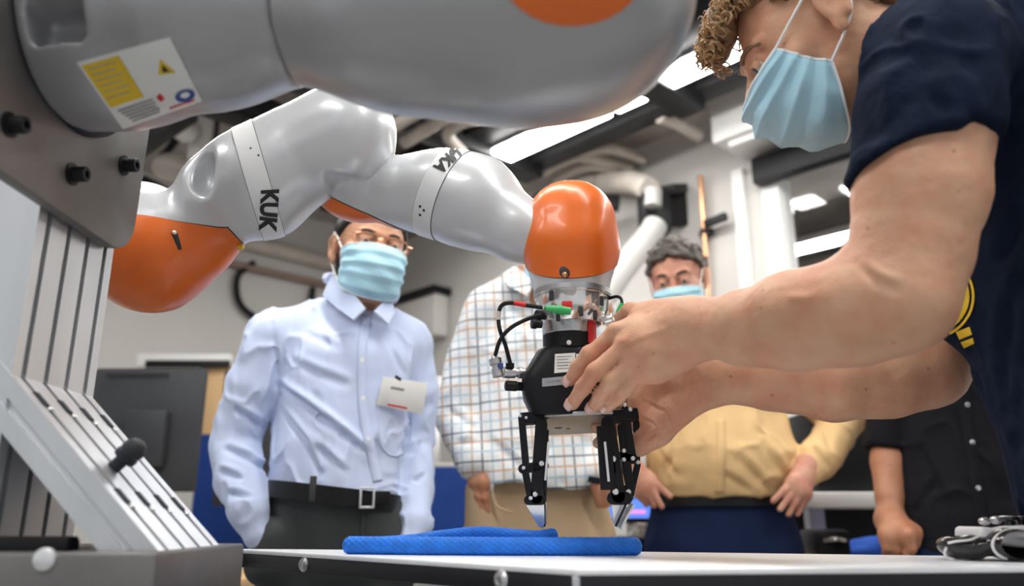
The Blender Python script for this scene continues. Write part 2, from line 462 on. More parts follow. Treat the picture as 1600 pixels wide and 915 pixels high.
M = dict(
    wall=mat('painted_wall', (.64, .62, .59), .75, var=.03, vscale=2, bump=.05),
    white=mat('white_paint', (.85, .85, .83), .5, var=.03), deck=mat('ceiling_deck', (.46, .42, .38), .8, var=.35, vscale=2.2, bump=.3, bscale=9),
    black=mat('black_plastic', (.012, .012, .014), .42, spec=0.22, var=.1), blacksteel=mat('black_steel', (.016, .016, .018), .5, spec=0.25, var=.15),
    floor=mat('concrete_floor', (.30, .30, .29), .55, var=.15, vscale=3, bump=.1), copper=mat('copper', (.80, .42, .24), .3, 1, var=.1),
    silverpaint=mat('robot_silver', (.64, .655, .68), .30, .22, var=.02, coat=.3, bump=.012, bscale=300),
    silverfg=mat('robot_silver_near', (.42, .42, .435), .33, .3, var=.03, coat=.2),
    orange=mat('orange_plastic', (.80, .155, .014), .33, bump=.04, bscale=600, var=.03, coat=.12),
    ring=mat('pale_ring_plastic', (.78, .79, .80), .42, var=.02), seam=mat('dark_seam', (.03, .03, .035), .6),
    ink=mat('black_ink', (.01, .01, .012), .6), alu=mat('anodised_aluminium', (.70, .71, .73), .38, .75, var=.06, vscale=18, bump=.06, bscale=150, stretch=(1, 1, .08)),
    slot=mat('dark_slot', (.03, .035, .045), .6, spec=0.2), plate=mat('grey_steel_plate', (.21, .20, .195), .42, .7, var=.18, vscale=9, bump=.08, bscale=60),
    steel=mat('bright_steel', (.86, .86, .86), .30, .7, var=.05), satin=mat('satin_steel', (.62, .62, .63), .35, 1, var=.1),
    clear=mat('clear_ring', (.80, .79, .78), .12, .75, var=.25, vscale=30), red=mat('red_tape', (.70, .015, .015), .5), green=mat('green_plastic', (.05, .50, .14), .4, var=.05),
    label=mat('white_label', (.82, .82, .80), .5), yellow=mat('yellow_label', (.78, .52, .02), .5, var=.1), bluei=mat('blue_ink', (.03, .07, .32), .5), grey=mat('grey_ink', (.33, .33, .34), .6, var=.3, vscale=90),
    mask=mat('blue_mask_cloth', (.42, .69, .83), .8, bump=.2, bscale=220, var=.04), maskedge=mat('white_mask_band', (.80, .87, .90), .8), loop=mat('white_elastic', (.88, .87, .85), .7, bump=.2, bscale=400),
    shirtA=mat('pale_blue_cotton', (.60, .68, .90), .75, spec=0.15, bump=.22, bscale=45, var=.03), greytr=mat('charcoal_wool', (.060, .064, .066), .8, spec=0.15, bump=.2, bscale=260, var=.12),
    leather=mat('black_leather', (.010, .010, .011), .38, spec=0.25, bump=.15, bscale=140), khaki=mat('khaki_twill', (.47, .34, .21), .8, spec=0.15, bump=.25, bscale=60, var=.08),
    plaid=plaid_mat(), tan=mat('tan_cotton', (.74, .50, .25), .75, spec=0.15, bump=.25, bscale=40, var=.05), navy=mat('navy_denim', (.012, .022, .065), .8, spec=0.1, bump=.2, bscale=120, var=.15),
    tee=mat('navy_jersey', (.008, .014, .032), .85, spec=0.08, bump=.3, bscale=90, var=.2, vscale=30), blk=mat('black_cotton', (.010, .010, .013), .75, spec=0.1, bump=.3, bscale=70, var=.2),
    skinA=skin_mat('tan_skin', (.55, .30, .19), (.46, .22, .13)), skinC=skin_mat('ruddy_skin', (.60, .32, .22), (.50, .20, .14)),
    skinD=skin_mat('bronzed_skin', (.50, .24, .14), (.42, .17, .09)), skinE=skin_mat('fair_skin', (.72, .42, .27), (.66, .31, .19)),
    nail=mat('finger_nail', (.78, .50, .42), .28, spec=.6), eye=mat('eye_white', (.80, .78, .75), .2), iris=mat('dark_iris', (.05, .03, .02), .15), brow=mat('dark_brow', (.05, .035, .025), .8),
    hairblack=mat('black_hair', (.012, .010, .010), .5, spec=0.3, bump=.8, bscale=60, stretch=(1, 1, .3)), hairgrey=mat('grey_hair', (.085, .07, .06), .6, bump=1, bscale=50, var=.5, vscale=40),
    hairblond=mat('brown_blond_hair', (.20, .115, .055), .55, bump=.9, bscale=90, var=.4, vscale=60), curl=mat('blond_curl_hair', (.38, .23, .105), .45, var=.35, vscale=70),
    rope=mat('blue_woven_cord', (.010, .19, .78), .6, var=.14, vscale=70, bump=.2, bscale=500), table=mat('white_laminate', (.86, .87, .90), .32, var=.02),
    edge=mat('black_edge_rail', (.02, .02, .024), .4, spec=0.2, var=.15), wood=mat('pale_wood', (.62, .40, .20), .55, var=.12, vscale=5, stretch=(1, 1, .15)),
    bluepanel=mat('royal_blue_panel', (.012, .045, .22), .7, spec=0.2, bump=.1, var=.1), monitor=mat('dark_monitor_shell', (.045, .047, .052), .45, spec=0.2, var=.2, vscale=3),
    gpwhite=mat('gamepad_white', (.90, .90, .92), .45), tubegrey=mat('extraction_tube', (.50, .49, .47), .5, var=.04), gloss=mat('gloss_black', (.010, .010, .012), .18, coat=.4),
    brown=mat('brown_pipe', (.30, .20, .16), .5, var=.1), palepipe=mat('pale_pipe', (.62, .56, .50), .55, var=.1), rubber=mat('black_rubber', (.014, .014, .015), .6, spec=0.25),
    lampw=mat('light_diffuser', (1, .985, .95), .5, emit=LAMP_W), jersey=mat('blue_cloth', (.015, .10, .55), .8, bump=.3),
    screen=mat('lit_screen', (.10, .22, .75), .4, emit=.9), pink=mat('lit_screen_pink', (.7, .25, .75), .4, emit=.9), bag=mat('speckled_bag', (.55, .52, .48), .5, var=.6, vscale=60),
)
def glass_mat():
    m = bpy.data.materials.new('window_glass'); m.use_nodes = True; nt = m.node_tree; nt.nodes.clear()
    o = nt.nodes.new('ShaderNodeOutputMaterial'); mx = nt.nodes.new('ShaderNodeMixShader'); t = nt.nodes.new('ShaderNodeBsdfTransparent'); g = nt.nodes.new('ShaderNodeBsdfGlossy')
    g.inputs['Roughness'].default_value = .02; fr = nt.nodes.new('ShaderNodeFresnel'); fr.inputs[0].default_value = 1.5
    nt.links.new(fr.outputs[0], mx.inputs[0]); nt.links.new(t.outputs[0], mx.inputs[1]); nt.links.new(g.outputs[0], mx.inputs[2]); nt.links.new(mx.outputs[0], o.inputs[0]); return m
M['glass'] = glass_mat()
# ================================================================== THE ROOM
K = Vector((-.84, 5.64, 0)); D1 = Vector((.692, -.722, 0)); D2 = Vector((-.722, -.692, 0))
N1 = Vector((.722, .692, 0)); N2 = Vector((-.692, .722, 0))        # outward normals of the two walls
UZ = Vector((0, 0, 1)); CEIL = 2.92
def slab(g, a, b, z0, z1, n, th):                                    # upright slab from a to b, thickness th along n
    a, b = Vector(a), Vector(b)
    g.prism([a + UZ * z0, b + UZ * z0, b + UZ * z1, a + UZ * z1], n * th); return g
def struct(g, name, m, parent=None, **k):
    o = g.build(name, m, parent, **k)
    if parent is None: o['kind'] = 'structure'
    return o
struct(G().box((1, 3.5, -.05), (14, 13, .1)), 'floor', M['floor'], smooth=False)
struct(G().box((1, 4.2, CEIL + .05), (14, 10.4, .1)), 'ceiling', M['deck'], smooth=False)
struct(slab(G(), K + D2 * 4.6, K, 0, CEIL, N2, .12), 'wall_left', M['wall'], smooth=False)
g = G(); WK0, WK1, WZ0, WZ1 = 2.93, 5.3, .95, 2.50
slab(g, K, K + D1 * WK0, 0, CEIL, N1, .12); slab(g, K + D1 * WK0, K + D1 * WK1, 0, WZ0, N1, .12)
slab(g, K + D1 * WK0, K + D1 * WK1, WZ1, CEIL, N1, .12); slab(g, K + D1 * WK1, K + D1 * 6.4, 0, CEIL, N1, .12)
struct(g, 'wall_right', M['wall'], smooth=False)
struct(G().box((3.6, 8.6, 1.5), (9, .1, 3.0)), 'wall_far', M['wall'], smooth=False)
# window between the lab and the next room
wn = thing('window_1', None, None, K + D1 * 4 + UZ * WZ0); wn['kind'] = 'structure'
for k, wd in ((WK0 + .045, .09), (WK0 + 1.2, .05), (WK1 - .045, .09)):
    c = K + D1 * k - N1 * .0
    slab(G(), c - D1 * wd / 2, c + D1 * wd / 2, WZ0, WZ1, N1, .13).build('window_frame', M['white'], wn, bevel=.004)
slab(G(), K + D1 * WK0, K + D1 * WK1, WZ1 - .04, WZ1 + .09, N1 * -1, .07).build('window_blind_box', M['black'], wn, bevel=.006)
slab(G(), K + D1 * WK0, K + D1 * WK1, WZ0 - .02, WZ0 + .03, N1 * -1, .10).build('window_sill', M['white'], wn, bevel=.006)
slab(G(), K + D1 * WK0 + N1 * .06, K + D1 * WK1 + N1 * .06, WZ0 + .03, WZ1 - .04, N1, .006).build('window_pane', M['glass'], wn, smooth=False)
slab(G(), K + D1 * 2.80, K + D1 * 2.86, .1, 2.58, N1 * -1, .03).build('trim_1', M['white'])['kind'] = 'structure'
for nm, a, b, n in (('baseboard_left', K + D2 * 4.6, K, N2), ('baseboard_right', K, K + D1 * 6.4, N1)):
    slab(G(), a, b, 0, .1, n * -1, .015).build(nm, M['black'])['kind'] = 'structure'
# white boxed-in soffit over the window
so = slab(G(), K + D1 * 2.86 - N1 * .005, K + D1 * 5.2 - N1 * .005, 2.62, CEIL - .002, N1 * -1, .28)
slab(so, K + D1 * 2.92 - N1 * .22, K + D1 * 5.2 - N1 * .22, 2.59, 2.63, N1 * -1, .03)
tag(so.build('duct_box', M['white'], bevel=.01), 'white boxed-in duct hanging under the ceiling above the window wall', 'duct')

# ceiling grid of black beams
def beam_thing(name, a, b, wd, ht, m, label, group):
    o = G().beam(a, b, wd, ht).build(name, m, bevel=.006); return tag(o, label, 'beam', group)
LP = Vector((-.13, 3.76, 2.70))                                       # the visible lamp passes through here
def lamp_row(p, n, label, L=1.5, start=-2.2, gap=.03):
    for i in range(n):
        a = p + D1 * (start + i * (L + gap)); b = a + D1 * L; c = (a + b) / 2
        t = thing('ceiling_light', label if n == 1 else label[i], 'light', c, 'linear ceiling lights')
        G().beam(a + UZ * .035, b + UZ * .035, .15, .05).build('lamp_housing', M['alu'], t, bevel=.004)
        G().beam(a + D1 * .005, b - D1 * .005, .135, .022).build('diffuser', M['lampw'], t, bevel=.006)
        for q in (a.lerp(b, .12), a.lerp(b, .88)):
            G().cyl(q + UZ * .06, (q.x, q.y, CEIL), .004, n=6).build('hanger', M['satin'], t)
lamp_row(LP, 3, ['long glowing ceiling light, far end of the row above the robots', 'long glowing ceiling light in the lit row behind the young man\'s curls',
                 'long glowing ceiling light overhead, near end of the row behind the curls'], start=-.72)
lamp_row(LP - N1 * 1.75, 3, ['glowing ceiling light hidden above the near robot arm, far end', 'glowing ceiling light above the near robot arm, middle',
                             'glowing ceiling light above the near robot arm, near end'], start=-.4)
lamp_row(LP - N1 * 3.4, 2, ['glowing ceiling light behind the camera, far one', 'glowing ceiling light behind the camera, near one'], start=.4)
lamp_row(Vector((1.85, 5.26, 2.70)), 1, 'long glowing ceiling light seen through the window pane', L=2.6, start=-.15)
lab1 = ['black ceiling beam running along the left side of the lit lamp', 'black ceiling beam running along the right side of the lit lamp']
for q, off, lb in ((LP, -.16, lab1[0]), (LP, .27, lab1[1])):
    o = q + N1 * off + UZ * .08
    wd = .16 if off < 0 else .13
    beam_thing('ceiling_beam', o - D1 * (1.25 if off < 0 else .55), o + D1 * 3.4, wd, .10, M['blacksteel'], lb, 'black ceiling beams')
for s, s2, lb in ((-.42, 1.6, 'black ceiling cross beam behind the orange wrist cap'), (.05, 2.9, 'black ceiling cross beam above the elbow of the white arm'),
                  (1.05, 3.2, 'black ceiling cross beam passing behind the near robot base')):
    o = LP + D1 * s + UZ * .02
    beam_thing('ceiling_beam', o + N1 * .30, o - N1 * s2, .13, .09, M['blacksteel'], lb, 'black ceiling beams')
beam_thing('ceiling_beam', Vector((1.6, 5.75, 2.76)), Vector((1.6, 5.75, 2.76)) + D1 * 3, .30, .1, M['blacksteel'], 'black ceiling beam seen through the window above a lamp', 'black ceiling beams')
# pipes between the beams (each one its own)
def pipe(name, pts, r, m, label, cat='pipe', group=None, n=12):
    g = G().tube(curve_pts(pts, 6), r, n); return tag(g.build(name, m), label, cat, group)
def cz(x, y, z): return on_z(x, y, z)
pipe('ceiling_pipe', [cz(596, 208, 2.62), cz(660, 170, 2.62), cz(720, 134, 2.62)], .03, M['palepipe'], 'pale pipe under the ceiling, left of the pipe loop', group='ceiling pipes')
pipe('ceiling_pipe', [cz(632, 222, 2.62), cz(690, 187, 2.62), cz(740, 155, 2.62)], .03, M['palepipe'], 'pale straight pipe under the ceiling just beside the pipe loop', group='ceiling pipes')
pipe('ceiling_pipe', [cz(722, 238, 2.62), cz(700, 212, 2.62), cz(714, 195, 2.62), cz(742, 186, 2.62), cz(800, 182, 2.62)], .028, M['palepipe'], 'pale bent pipe looping under the ceiling above the second lettered ring', group='ceiling pipes')
for i, (a, b, c) in enumerate((((850, 268), (905, 245), (985, 262)), ((868, 280), (925, 258), (1000, 275)), ((880, 293), (940, 272), (1010, 285)), ((905, 236), (960, 233), (1005, 250)))):
    pipe('ceiling_pipe', [cz(*a, 2.78), cz(*b, 2.78), cz(*c, 2.78)], .028, M['palepipe'],
         ['pale curved pipe under the ceiling, topmost left of a bundle above the black bracket', 'pale curved pipe, second of the bundle above the black bracket', 'pale curved pipe, lowest of the bundle above the black bracket',
          'pale curved pipe, short uppermost one by the wall above the bracket'][i], group='ceiling pipes')
pipe('ceiling_pipe', [cz(1030, 182, 2.74), cz(1060, 194, 2.74), cz(1092, 212, 2.74)], .03, M['palepipe'], 'pale sprinkler pipe running into the white boxed-in duct', group='ceiling pipes')
# things crowding the ceiling at the left, seen between plate and white arm
t = thing('ceiling_projector', 'white projector hanging under the ceiling behind the near robot', 'projector', at(325, 215, 3.6))
c = at(325, 225, 3.6); G().box(c, (.12, .20, .30)).build('projector_body', M['white'], t, bevel=.02)
G().box(at(357, 205, 3.56), (.07, .12, .20)).build('side_panel', M['black'], t, bevel=.01)
G().lathe(at(297, 208, 3.5), (-.3, -1, 0), [(0, .05), (.02, .06), (.10, .06), (.11, .045)]).build('lens_barrel', M['white'], t)
G().cyl(c + Vector((0, 0, .15)), (c.x, c.y, CEIL), .025).build('mount_pole', M['white'], t)
t = thing('wall_speaker', 'round cream loudspeaker hanging below a black bracket behind the steel plate', 'speaker', at(268, 262, 3.7))
G().ball(at(270, 262, 3.7), .085, 10, (1.2, 1, .85)).build('speaker_body', M['palepipe'], t); G().cyl(at(250, 250, 3.7), at(290, 200, 3.7), .02).build('bracket_arm', M['black'], t)
G().cyl(at(290, 200, 3.7), at(290, 200, 3.7) * 1 + Vector((0, 0, .5)), .016).build('hanger', M['black'], t)
tag(G().beam(cz(205, 240, 2.6), cz(300, 172, 2.6), .07, .08).build('ceiling_beam', M['blacksteel'], bevel=.01), 'black steel brace sloping behind the grey plate corner', 'beam')
tag(G().beam(at(225, 300, 4.0), at(310, 345, 4.0), .20, .14).build('cable_tray', M['blacksteel'], bevel=.01), 'black cable tray low behind the white arm shoulder', 'tray')
tag(G().beam(cz(370, 160, 2.75), cz(450, 196, 2.75), .16, .1).build('ceiling_beam', M['blacksteel'], bevel=.006), 'short black ceiling beam above the white arm by its dotted ring', 'beam', 'black ceiling beams')
tag(G().beam(cz(365, 195, 2.72), cz(425, 225, 2.72), .22, .10).build('acoustic_panel', M['palepipe'], bevel=.01), 'beige hanging acoustic panel behind the white arm', 'panel')
# conduits and a box on the walls behind the men
def wl(m, z, off=.04): return K + D2 * m - N2 * off + UZ * z
def wr(k, z, off=.04): return K + D1 * k - N1 * off + UZ * z
pipe('wall_conduit', [wl(.3, 2.62), wl(4.0, 2.62)], .05, M['palepipe'], 'thick pale conduit high along the left wall', group='wall conduits')
pipe('wall_conduit', [wl(.35, 2.46), wl(2.4, 2.46)], .022, M['brown'], 'thin brown conduit under the thick pale one', group='wall conduits')
pipe('hose', [wl(1.15, 2.50), wl(1.25, 2.38), wl(1.2, 2.2), wl(.97, 2.12), wl(.76, 2.22), wl(.72, 2.42)], .02, M['rubber'], 'dark hose hanging in a loop on the left wall', 'hose')
tag(G().box(wl(.42, 2.36, .1), (.16, .12, .2)).build('alarm_box', M['red'], bevel=.01), 'dark red alarm box on the wall left of the masked man\'s ear', 'box')
t = thing('control_box', 'grey wall control box with a yellow label right of the masked man', 'box', wr(.28, 2.1, .1))
slab(G(), wr(.05, 0, .02), wr(.62, 0, .02), 2.10, 2.38, N1 * -1, .12).build('box_body', M['wall'], t, bevel=.01)
slab(G(), wr(.10, 0, .141), wr(.36, 0, .141), 2.20, 2.27, N1 * -1, .004).build('label_plate', M['yellow'], t)
slab(G(), wr(.02, 0, .02), wr(.64, 0, .02), 2.385, 2.43, N1 * -1, .15).build('box_lid', M['black'], t)
t = thing('copper_pipe', 'bare copper pipe running down the wall left of the window', 'pipe', wr(2.64, 1.0))
G().cyl(wr(2.64, .1, .05), wr(2.64, 2.60, .05), .013).build('pipe_run', M['copper'], t)
for z in (2.30, 1.55): G().box(wr(2.64, z, .03), (.06, .06, .025)).build('pipe_clip', M['black'], t)
G().beam(wr(2.66, 2.33, .07), wr(2.78, 2.34, .07), .03, .035).build('valve_handle', M['black'], t)
# flexible extraction arm on its bracket
t = thing('extraction_arm', 'white jointed fume extraction arm on a black wall bracket', 'extractor', at(1040, 330, 3.85))
B0 = at(1040, 325, 3.78)
G().beam(at(1003, 325, 3.72), at(1078, 325, 3.86), .05, .20).build('bracket', M['black'], t, bevel=.008)
G().box(at(1022, 334, 3.74), (.15, .12, .22)).build('bracket_block', M['black'], t, bevel=.01)
G().beam(at(1040, 297, 3.7), at(1074, 296, 3.95), .10, .05).build('bracket_plate', M['blacksteel'], t, bevel=.006)
G().cyl(at(1020, 322, 3.62), at(1021, 296, 3.62), .042).build('swivel_joint', M['tubegrey'], t)
G().tube(curve_pts([cz(870, 312, 2.55), at(930, 288, 4.1), at(985, 284, 3.85), at(1015, 296, 3.68)]), .058, 18).build('upper_tube', M['palepipe'], t)
G().tube(curve_pts([at(1024, 352, 3.66), at(1012, 372, 3.62), at(985, 405, 3.5), at(950, 452, 3.35), at(905, 520, 3.2)]), .060, 18).build('lower_tube', M['tubegrey'], t)
G().beam(at(900, 312, 3.9), at(968, 318, 3.9), .04, .09).build('tube_spring_cover', M['black'], t, bevel=.01)
# panels, monitors and the counter behind the men
t = thing('partition_panel', 'pale wooden and royal blue partition behind the left monitor', 'partition', at(300, 800, 3.9) * 1)
def sh(x0, y0, x1, y1, Y, th, name, m, par, Y2=None, bevel=.006):
    Y2 = Y2 or Y
    p = [at(x0, y1, Y), at(x1, y1, Y2), at(x1, y0, Y2), at(x0, y0, Y)]
    a, b = p[0], p[1]; zt = (p[2].z + p[3].z) / 2; zb = (a.z + b.z) / 2
    q = [Vector((a.x, a.y, zb)), Vector((b.x, b.y, zb)), Vector((b.x, b.y, zt)), Vector((a.x, a.y, zt))]
    n = (q[1] - q[0]).cross(UZ).normalized() * -1
    return G().prism(q, n * th).build(name, m, par, bevel=bevel)
sh(300, 572, 358, 680, 3.9, .04, 'wood_board', M['wood'], t); sh(212, 552, 358, 572, 3.9, .05, 'white_rail', M['white'], t)
sh(225, 562, 358, 574, 3.86, .02, 'dark_gap', M['black'], t); sh(292, 676, 420, 860, 3.9, .05, 'blue_board', M['bluepanel'], t)
t['label'] = 'pale wooden and royal blue partition behind the left monitor'
tag(sh(330, 578, 440, 790, 3.3, .05, 'flat_display', M['monitor'], None), 'dark flat display standing behind the blue-shirted man\'s elbow', 'monitor')
t = thing('monitor', 'large dark grey computer monitor seen from behind at the left', 'monitor', at(225, 800, 2.7))
sh(120, 574, 302, 768, 2.7, .035, 'monitor_shell', M['monitor'], t, bevel=.012)
sh(164, 582, 262, 586, 2.685, .004, 'vent_slot', M['ink'], t, bevel=0); sh(185, 640, 250, 730, 2.66, .05, 'mount_block', M['monitor'], t, bevel=.01)
p = at(215, 760, 2.72); G().cyl((p.x, p.y, .78), (p.x, p.y, p.z), .03).build('monitor_stand', M['monitor'], t)
G().box((p.x, p.y, .78), (.3, .22, .02)).build('monitor_foot', M['monitor'], t, bevel=.004)
t = thing('desk', 'pale wooden desk standing under the left monitor', 'desk', (p.x, p.y, 0))
G().box((p.x - .15, p.y + .05, .755), (1.2, .6, .03)).build('desktop', M['wood'], t, bevel=.004)
for dx in (-.7, .4):
    for dy in (-.2, .3): G().box((p.x + dx, p.y + dy, .37), (.05, .05, .74)).build('leg', M['blacksteel'], t)
t = thing('blue_divider', 'royal blue divider panel between the blue-shirted and the checked-shirted man', 'partition', at(700, 850, 4.1))
sh(590, 728, 790, 900, 4.1, .05, 'divider_board', M['bluepanel'], t); sh(590, 723, 790, 729, 4.1, .055, 'divider_rail', M['wall'], t)
for x in (600, 780):
    q = at(x, 880, 4.1); G().box((q.x, q.y + .02, q.z / 2), (.05, .06, q.z)).build('foot_post', M['alu'], t)
t = thing('storage_locker', 'grey green metal locker just behind the blue-shirted man\'s left arm', 'locker', at(660, 800, 4.4))
sh(630, 588, 684, 850, 4.5, .05, 'locker_door', M['satin'], t); sh(656, 588, 670, 735, 4.44, .02, 'door_gap', M['slot'], t); sh(664, 590, 682, 640, 4.42, .01, 'dark_panel', M['bluepanel'], t)
# white counter and dark equipment between yellow and black shirts
t = thing('lab_bench', 'white edged bench behind the black-shirted man\'s forearm', 'bench', at(1340, 850, 2.9))
a, b = at(1225, 778, 2.62), at(1515, 778, 2.62); zt = at(1340, 768, 2.62).z
G().box(((a.x + b.x) / 2, 2.82, zt - .025), (b.x - a.x, .40, .05)).build('benchtop', M['white'], t, bevel=.006)
for x in (a.x + .12, b.x - .1): G().box((x, 2.70, (zt - .05) / 2), (.05, .05, zt - .05)).build('leg', M['alu'], t)
G().box(((a.x + b.x) / 2, 3.0, (zt - .05) / 2 + .02), (b.x - a.x - .04, .03, zt - .09)).build('back_panel', M['black'], t)
t = thing('equipment_cabinet', 'black equipment cabinet standing on the white edged bench', 'cabinet', (at(1340, 768, 2.8).x, 2.82, zt))
zc = at(1340, 640, 2.7).z
G().box((at(1345, 700, 2.8).x, 2.83, (zt + zc) / 2), (.42, .30, zc - zt)).build('cabinet_body', M['black'], t, bevel=.01)
G().box((at(1345, 700, 2.8).x, 2.676, zc - .06), (.34, .01, .02)).build('front_handle', M['satin'], t)
t = thing('tool_case', 'black equipment case on the low cart beside the bright blue cloth', 'case', at(1285, 862, 2.45))
q = at(1287, 843, 2.45); q0 = at(1287, 867, 2.45).z
G().box((q.x, 2.45, (q0 + q.z + .03) / 2), (.10, .16, q.z + .03 - q0)).build('case_body', M['black'], t, bevel=.015)
G().tube(curve_pts([Vector((q.x - .03, 2.37, q.z)), Vector((q.x, 2.35, q.z + .005)), Vector((q.x + .03, 2.37, q.z))], 5), .006, 8).build('case_handle', M['satin'], t)
# shelf with lit screens and a bag behind the right gripper finger
t = thing('side_table', 'black side table between khaki trousers and yellow shirt', 'table', at(985, 870, 2.7))
q = at(985, 846, 2.7); G().box((q.x, q.y, q.z), (.30, .35, .03)).build('tabletop', M['black'], t, bevel=.004); G().box((q.x, q.y, q.z / 2), (.22, .25, q.z - .03)).build('pedestal', M['black'], t)
t = thing('tablet', 'small lit screen glowing blue and pink behind the gripper finger', 'screen', at(990, 845, 2.62))
zb = q.z + .015
def shz(x0, y0, x1, y1, Y, th, name, m, par): return sh(x0, y0, x1, y1, Y, th, name, m, par, bevel=0)
t2 = thing('speckled_canister', 'grey speckled canister under the small lit screen', 'canister', at(1000, 846, 2.6))
c = at(1000, 845, 2.6); top = at(1000, 816, 2.6).z; G().lathe((c.x, c.y, zb), UZ, [(0, .036), (.004, .04), (top - zb - .004, .04), (top - zb, .036)]).build('canister_body', M['bag'], t2)
G().box((c.x, c.y, top + .004), (.085, .07, .008)).build('canister_lid', M['black'], t2, bevel=.002)
zt2 = top + .008
p0 = at(948, 815, 2.58); p1 = at(1020, 776, 2.58)
G().box(((p0.x + p1.x) / 2, 2.6, (zt2 + p1.z) / 2), (p1.x - p0.x, .02, p1.z - zt2)).build('tablet_body', M['black'], t, bevel=.004)
G().box(((p0.x + p1.x) / 2, 2.5885, (zt2 + p1.z) / 2), ((p1.x - p0.x) * .92, .003, (p1.z - zt2) * .85)).build('screen', M['screen'], t)
G().box(((p0.x + p1.x) / 2 + .02, 2.586, (zt2 + p1.z) / 2 - .01), (.06, .003, .012)).build('screen_banner', M['pink'], t)
t = thing('cloth_bundle', 'crumpled bright blue cloth on the bench behind the black-shirted man\'s hand', 'cloth', at(1350, 862, 2.4))
f = U(.03, ell(at(1352, 862, 2.45), (.06, .06, .03)), ell(at(1374, 858, 2.45), (.06, .05, .035)), ell(at(1338, 866, 2.45), (.035, .05, .018)))
V, Q = sdf_mesh(f, at(1356, 862, 2.45) - Vector((.2, .15, .1)), at(1356, 862, 2.45) + Vector((.25, .15, .1)), .006); V = push(V, Q, .006 * vnoise(V, 30))
mesh_obj('cloth_folds', V, Q, M['jersey'], t)
zc = at(1348, 867, 2.45).z
t = thing('low_cart', 'low wooden cart under the bright blue cloth', 'cart', (at(1330, 868, 2.45).x, 2.45, 0))
G().box((at(1330, 868, 2.45).x, 2.45, zc - .035), (.36, .22, .03)).build('cart_top', M['wood'], t, bevel=.004)
for dx in (-.15, .15): G().box((at(1330, 868, 2.45).x + dx, 2.5, (zc - .05) / 2), (.04, .18, zc - .05)).build('cart_side', M['blacksteel'], t)

# ================================================================== TABLE
TZ = .90
TL, TB, TC = on_z(365, 857, TZ), on_z(1010, 861.5, TZ), on_z(900, 889, TZ)
TF, TR = on_z(1760, 883.5, TZ), on_z(1760, 871.5, TZ)
poly = [TL, TC, TF, TR, TB]
t = thing('work_table', 'white topped work table with a black bolted edge rail', 'table', ((TL + TF) / 2).xy.to_3d())
G().prism([p - UZ * .006 for p in poly], UZ * .006).build('tabletop', M['table'], t, bevel=.0015)
cen = sum(poly, Vector()) / 5
for a, b in ((TL, TC), (TC, TF), (TR, TB), (TB, TL)):
    d = (b - a).normalized(); n = Vector((d.y, -d.x, 0)); n = n if n.dot(cen - a) < 0 else -n
    G().prism([a - n * .02 + UZ * -.026, b - n * .02 + UZ * -.026, b - n * .02 + UZ * -.0062, a - n * .02 + UZ * -.0062], n * .0195).build('edge_rail', M['edge'], t, bevel=.0015)
dn = (TC - TL).normalized(); nn = Vector((dn.y, -dn.x, 0)); nn = nn if nn.dot(cen - TL) < 0 else -nn
def rail_bolt(a, d, n, s, r, z=-.015):
    p = a + d * s + UZ * z
    G().lathe(p - n * .0005, n, [(0, r), (.003, r), (.006, r * .7), (.0065, r * .45), (.0045, r * .4)], 20).build('rail_bolt', M['satin'], t)
LL = (TC - TL).length
for px, r in ((374, .0085), (477, .0095), (785, .0100)):
    best = min((abs((lambda q: 800 + FPX * q.x / (q.y * CP + (q.z - CAMZ) * SP))(TL.lerp(TC, k / 400)) - px), k / 400) for k in range(401))[1]
    rail_bolt(TL, dn, nn, best * LL, r)
G().box(TC + Vector((0, .004, -.016)), (.008, .008, .020)).build('corner_clip', M['satin'], t, bevel=.002)
for p in (TL.lerp(cen, .5), TC.lerp(cen, .6), TF.lerp(cen, .3), TR.lerp(cen, .3)):
    G().box((p.x, p.y, (TZ - .03) / 2), (.04, .04, TZ - .03)).build('leg', M['alu'], t)
G().prism([p.lerp(cen, .12) - UZ * .03 for p in poly], UZ * .022).build('under_board', M['blacksteel'], t)
# the blue cord bundle lying on it
t = thing('blue_cord_bundle', 'thick blue woven cord folded in loops on the white tabletop', 'cord', on_z(770, 866, TZ))
def braid(pts, r, name, flat=1.0):
    P = curve_pts(pts, 10); L = [0]
    for i in range(1, len(P)): L.append(L[-1] + (P[i] - P[i - 1]).length)
    n = int(L[-1] / .0016); pp = []; j = 0
    for i in range(n + 1):
        s = L[-1] * i / n
        while j < len(P) - 2 and L[j + 1] < s: j += 1
        pp.append(P[j].lerp(P[j + 1], (s - L[j]) / max(L[j + 1] - L[j], 1e-9)))
    m = 40; V = []; F = []
    for i, p in enumerate(pp):
        tg = (pp[min(i + 1, n)] - pp[max(i - 1, 0)]).normalized(); u = tg.cross(UZ).normalized(); v = u.cross(tg)
        e = min(1, min(i, n - i) * .0016 / r); e = max(.02, math.sqrt(max(0, 1 - (1 - e) ** 2)))
        for k in range(m):
            a = 2 * math.pi * k / m; s = i * .0016
            b = abs(math.sin(s * 310 + a * 5)) ** .7 * 1.3 - .8 + .35 * math.sin(s * 620 - a * 10)
            rr = r * e * (1 + .13 * b)
            V.append(p + u * math.cos(a) * rr + v * math.sin(a) * rr * flat)
    for i in range(n):
        for k in range(m): F.append((i * m + k, i * m + (k + 1) % m, (i + 1) * m + (k + 1) % m, (i + 1) * m + k))
    F.append(tuple(range(m))[::-1]); F.append(tuple(range(n * m, (n + 1) * m)))
    return mesh_obj(name, V, F, M['rope'], t)
r0 = .0112
braid([at(536, 855, 1.13).xy.to_3d() + UZ * (TZ + r0), at(640, 856, 1.105).xy.to_3d() + UZ * (TZ + r0), at(800, 858, 1.085).xy.to_3d() + UZ * (TZ + r0), at(1004, 859, 1.085).xy.to_3d() + UZ * (TZ + r0)], r0, 'front_strand')
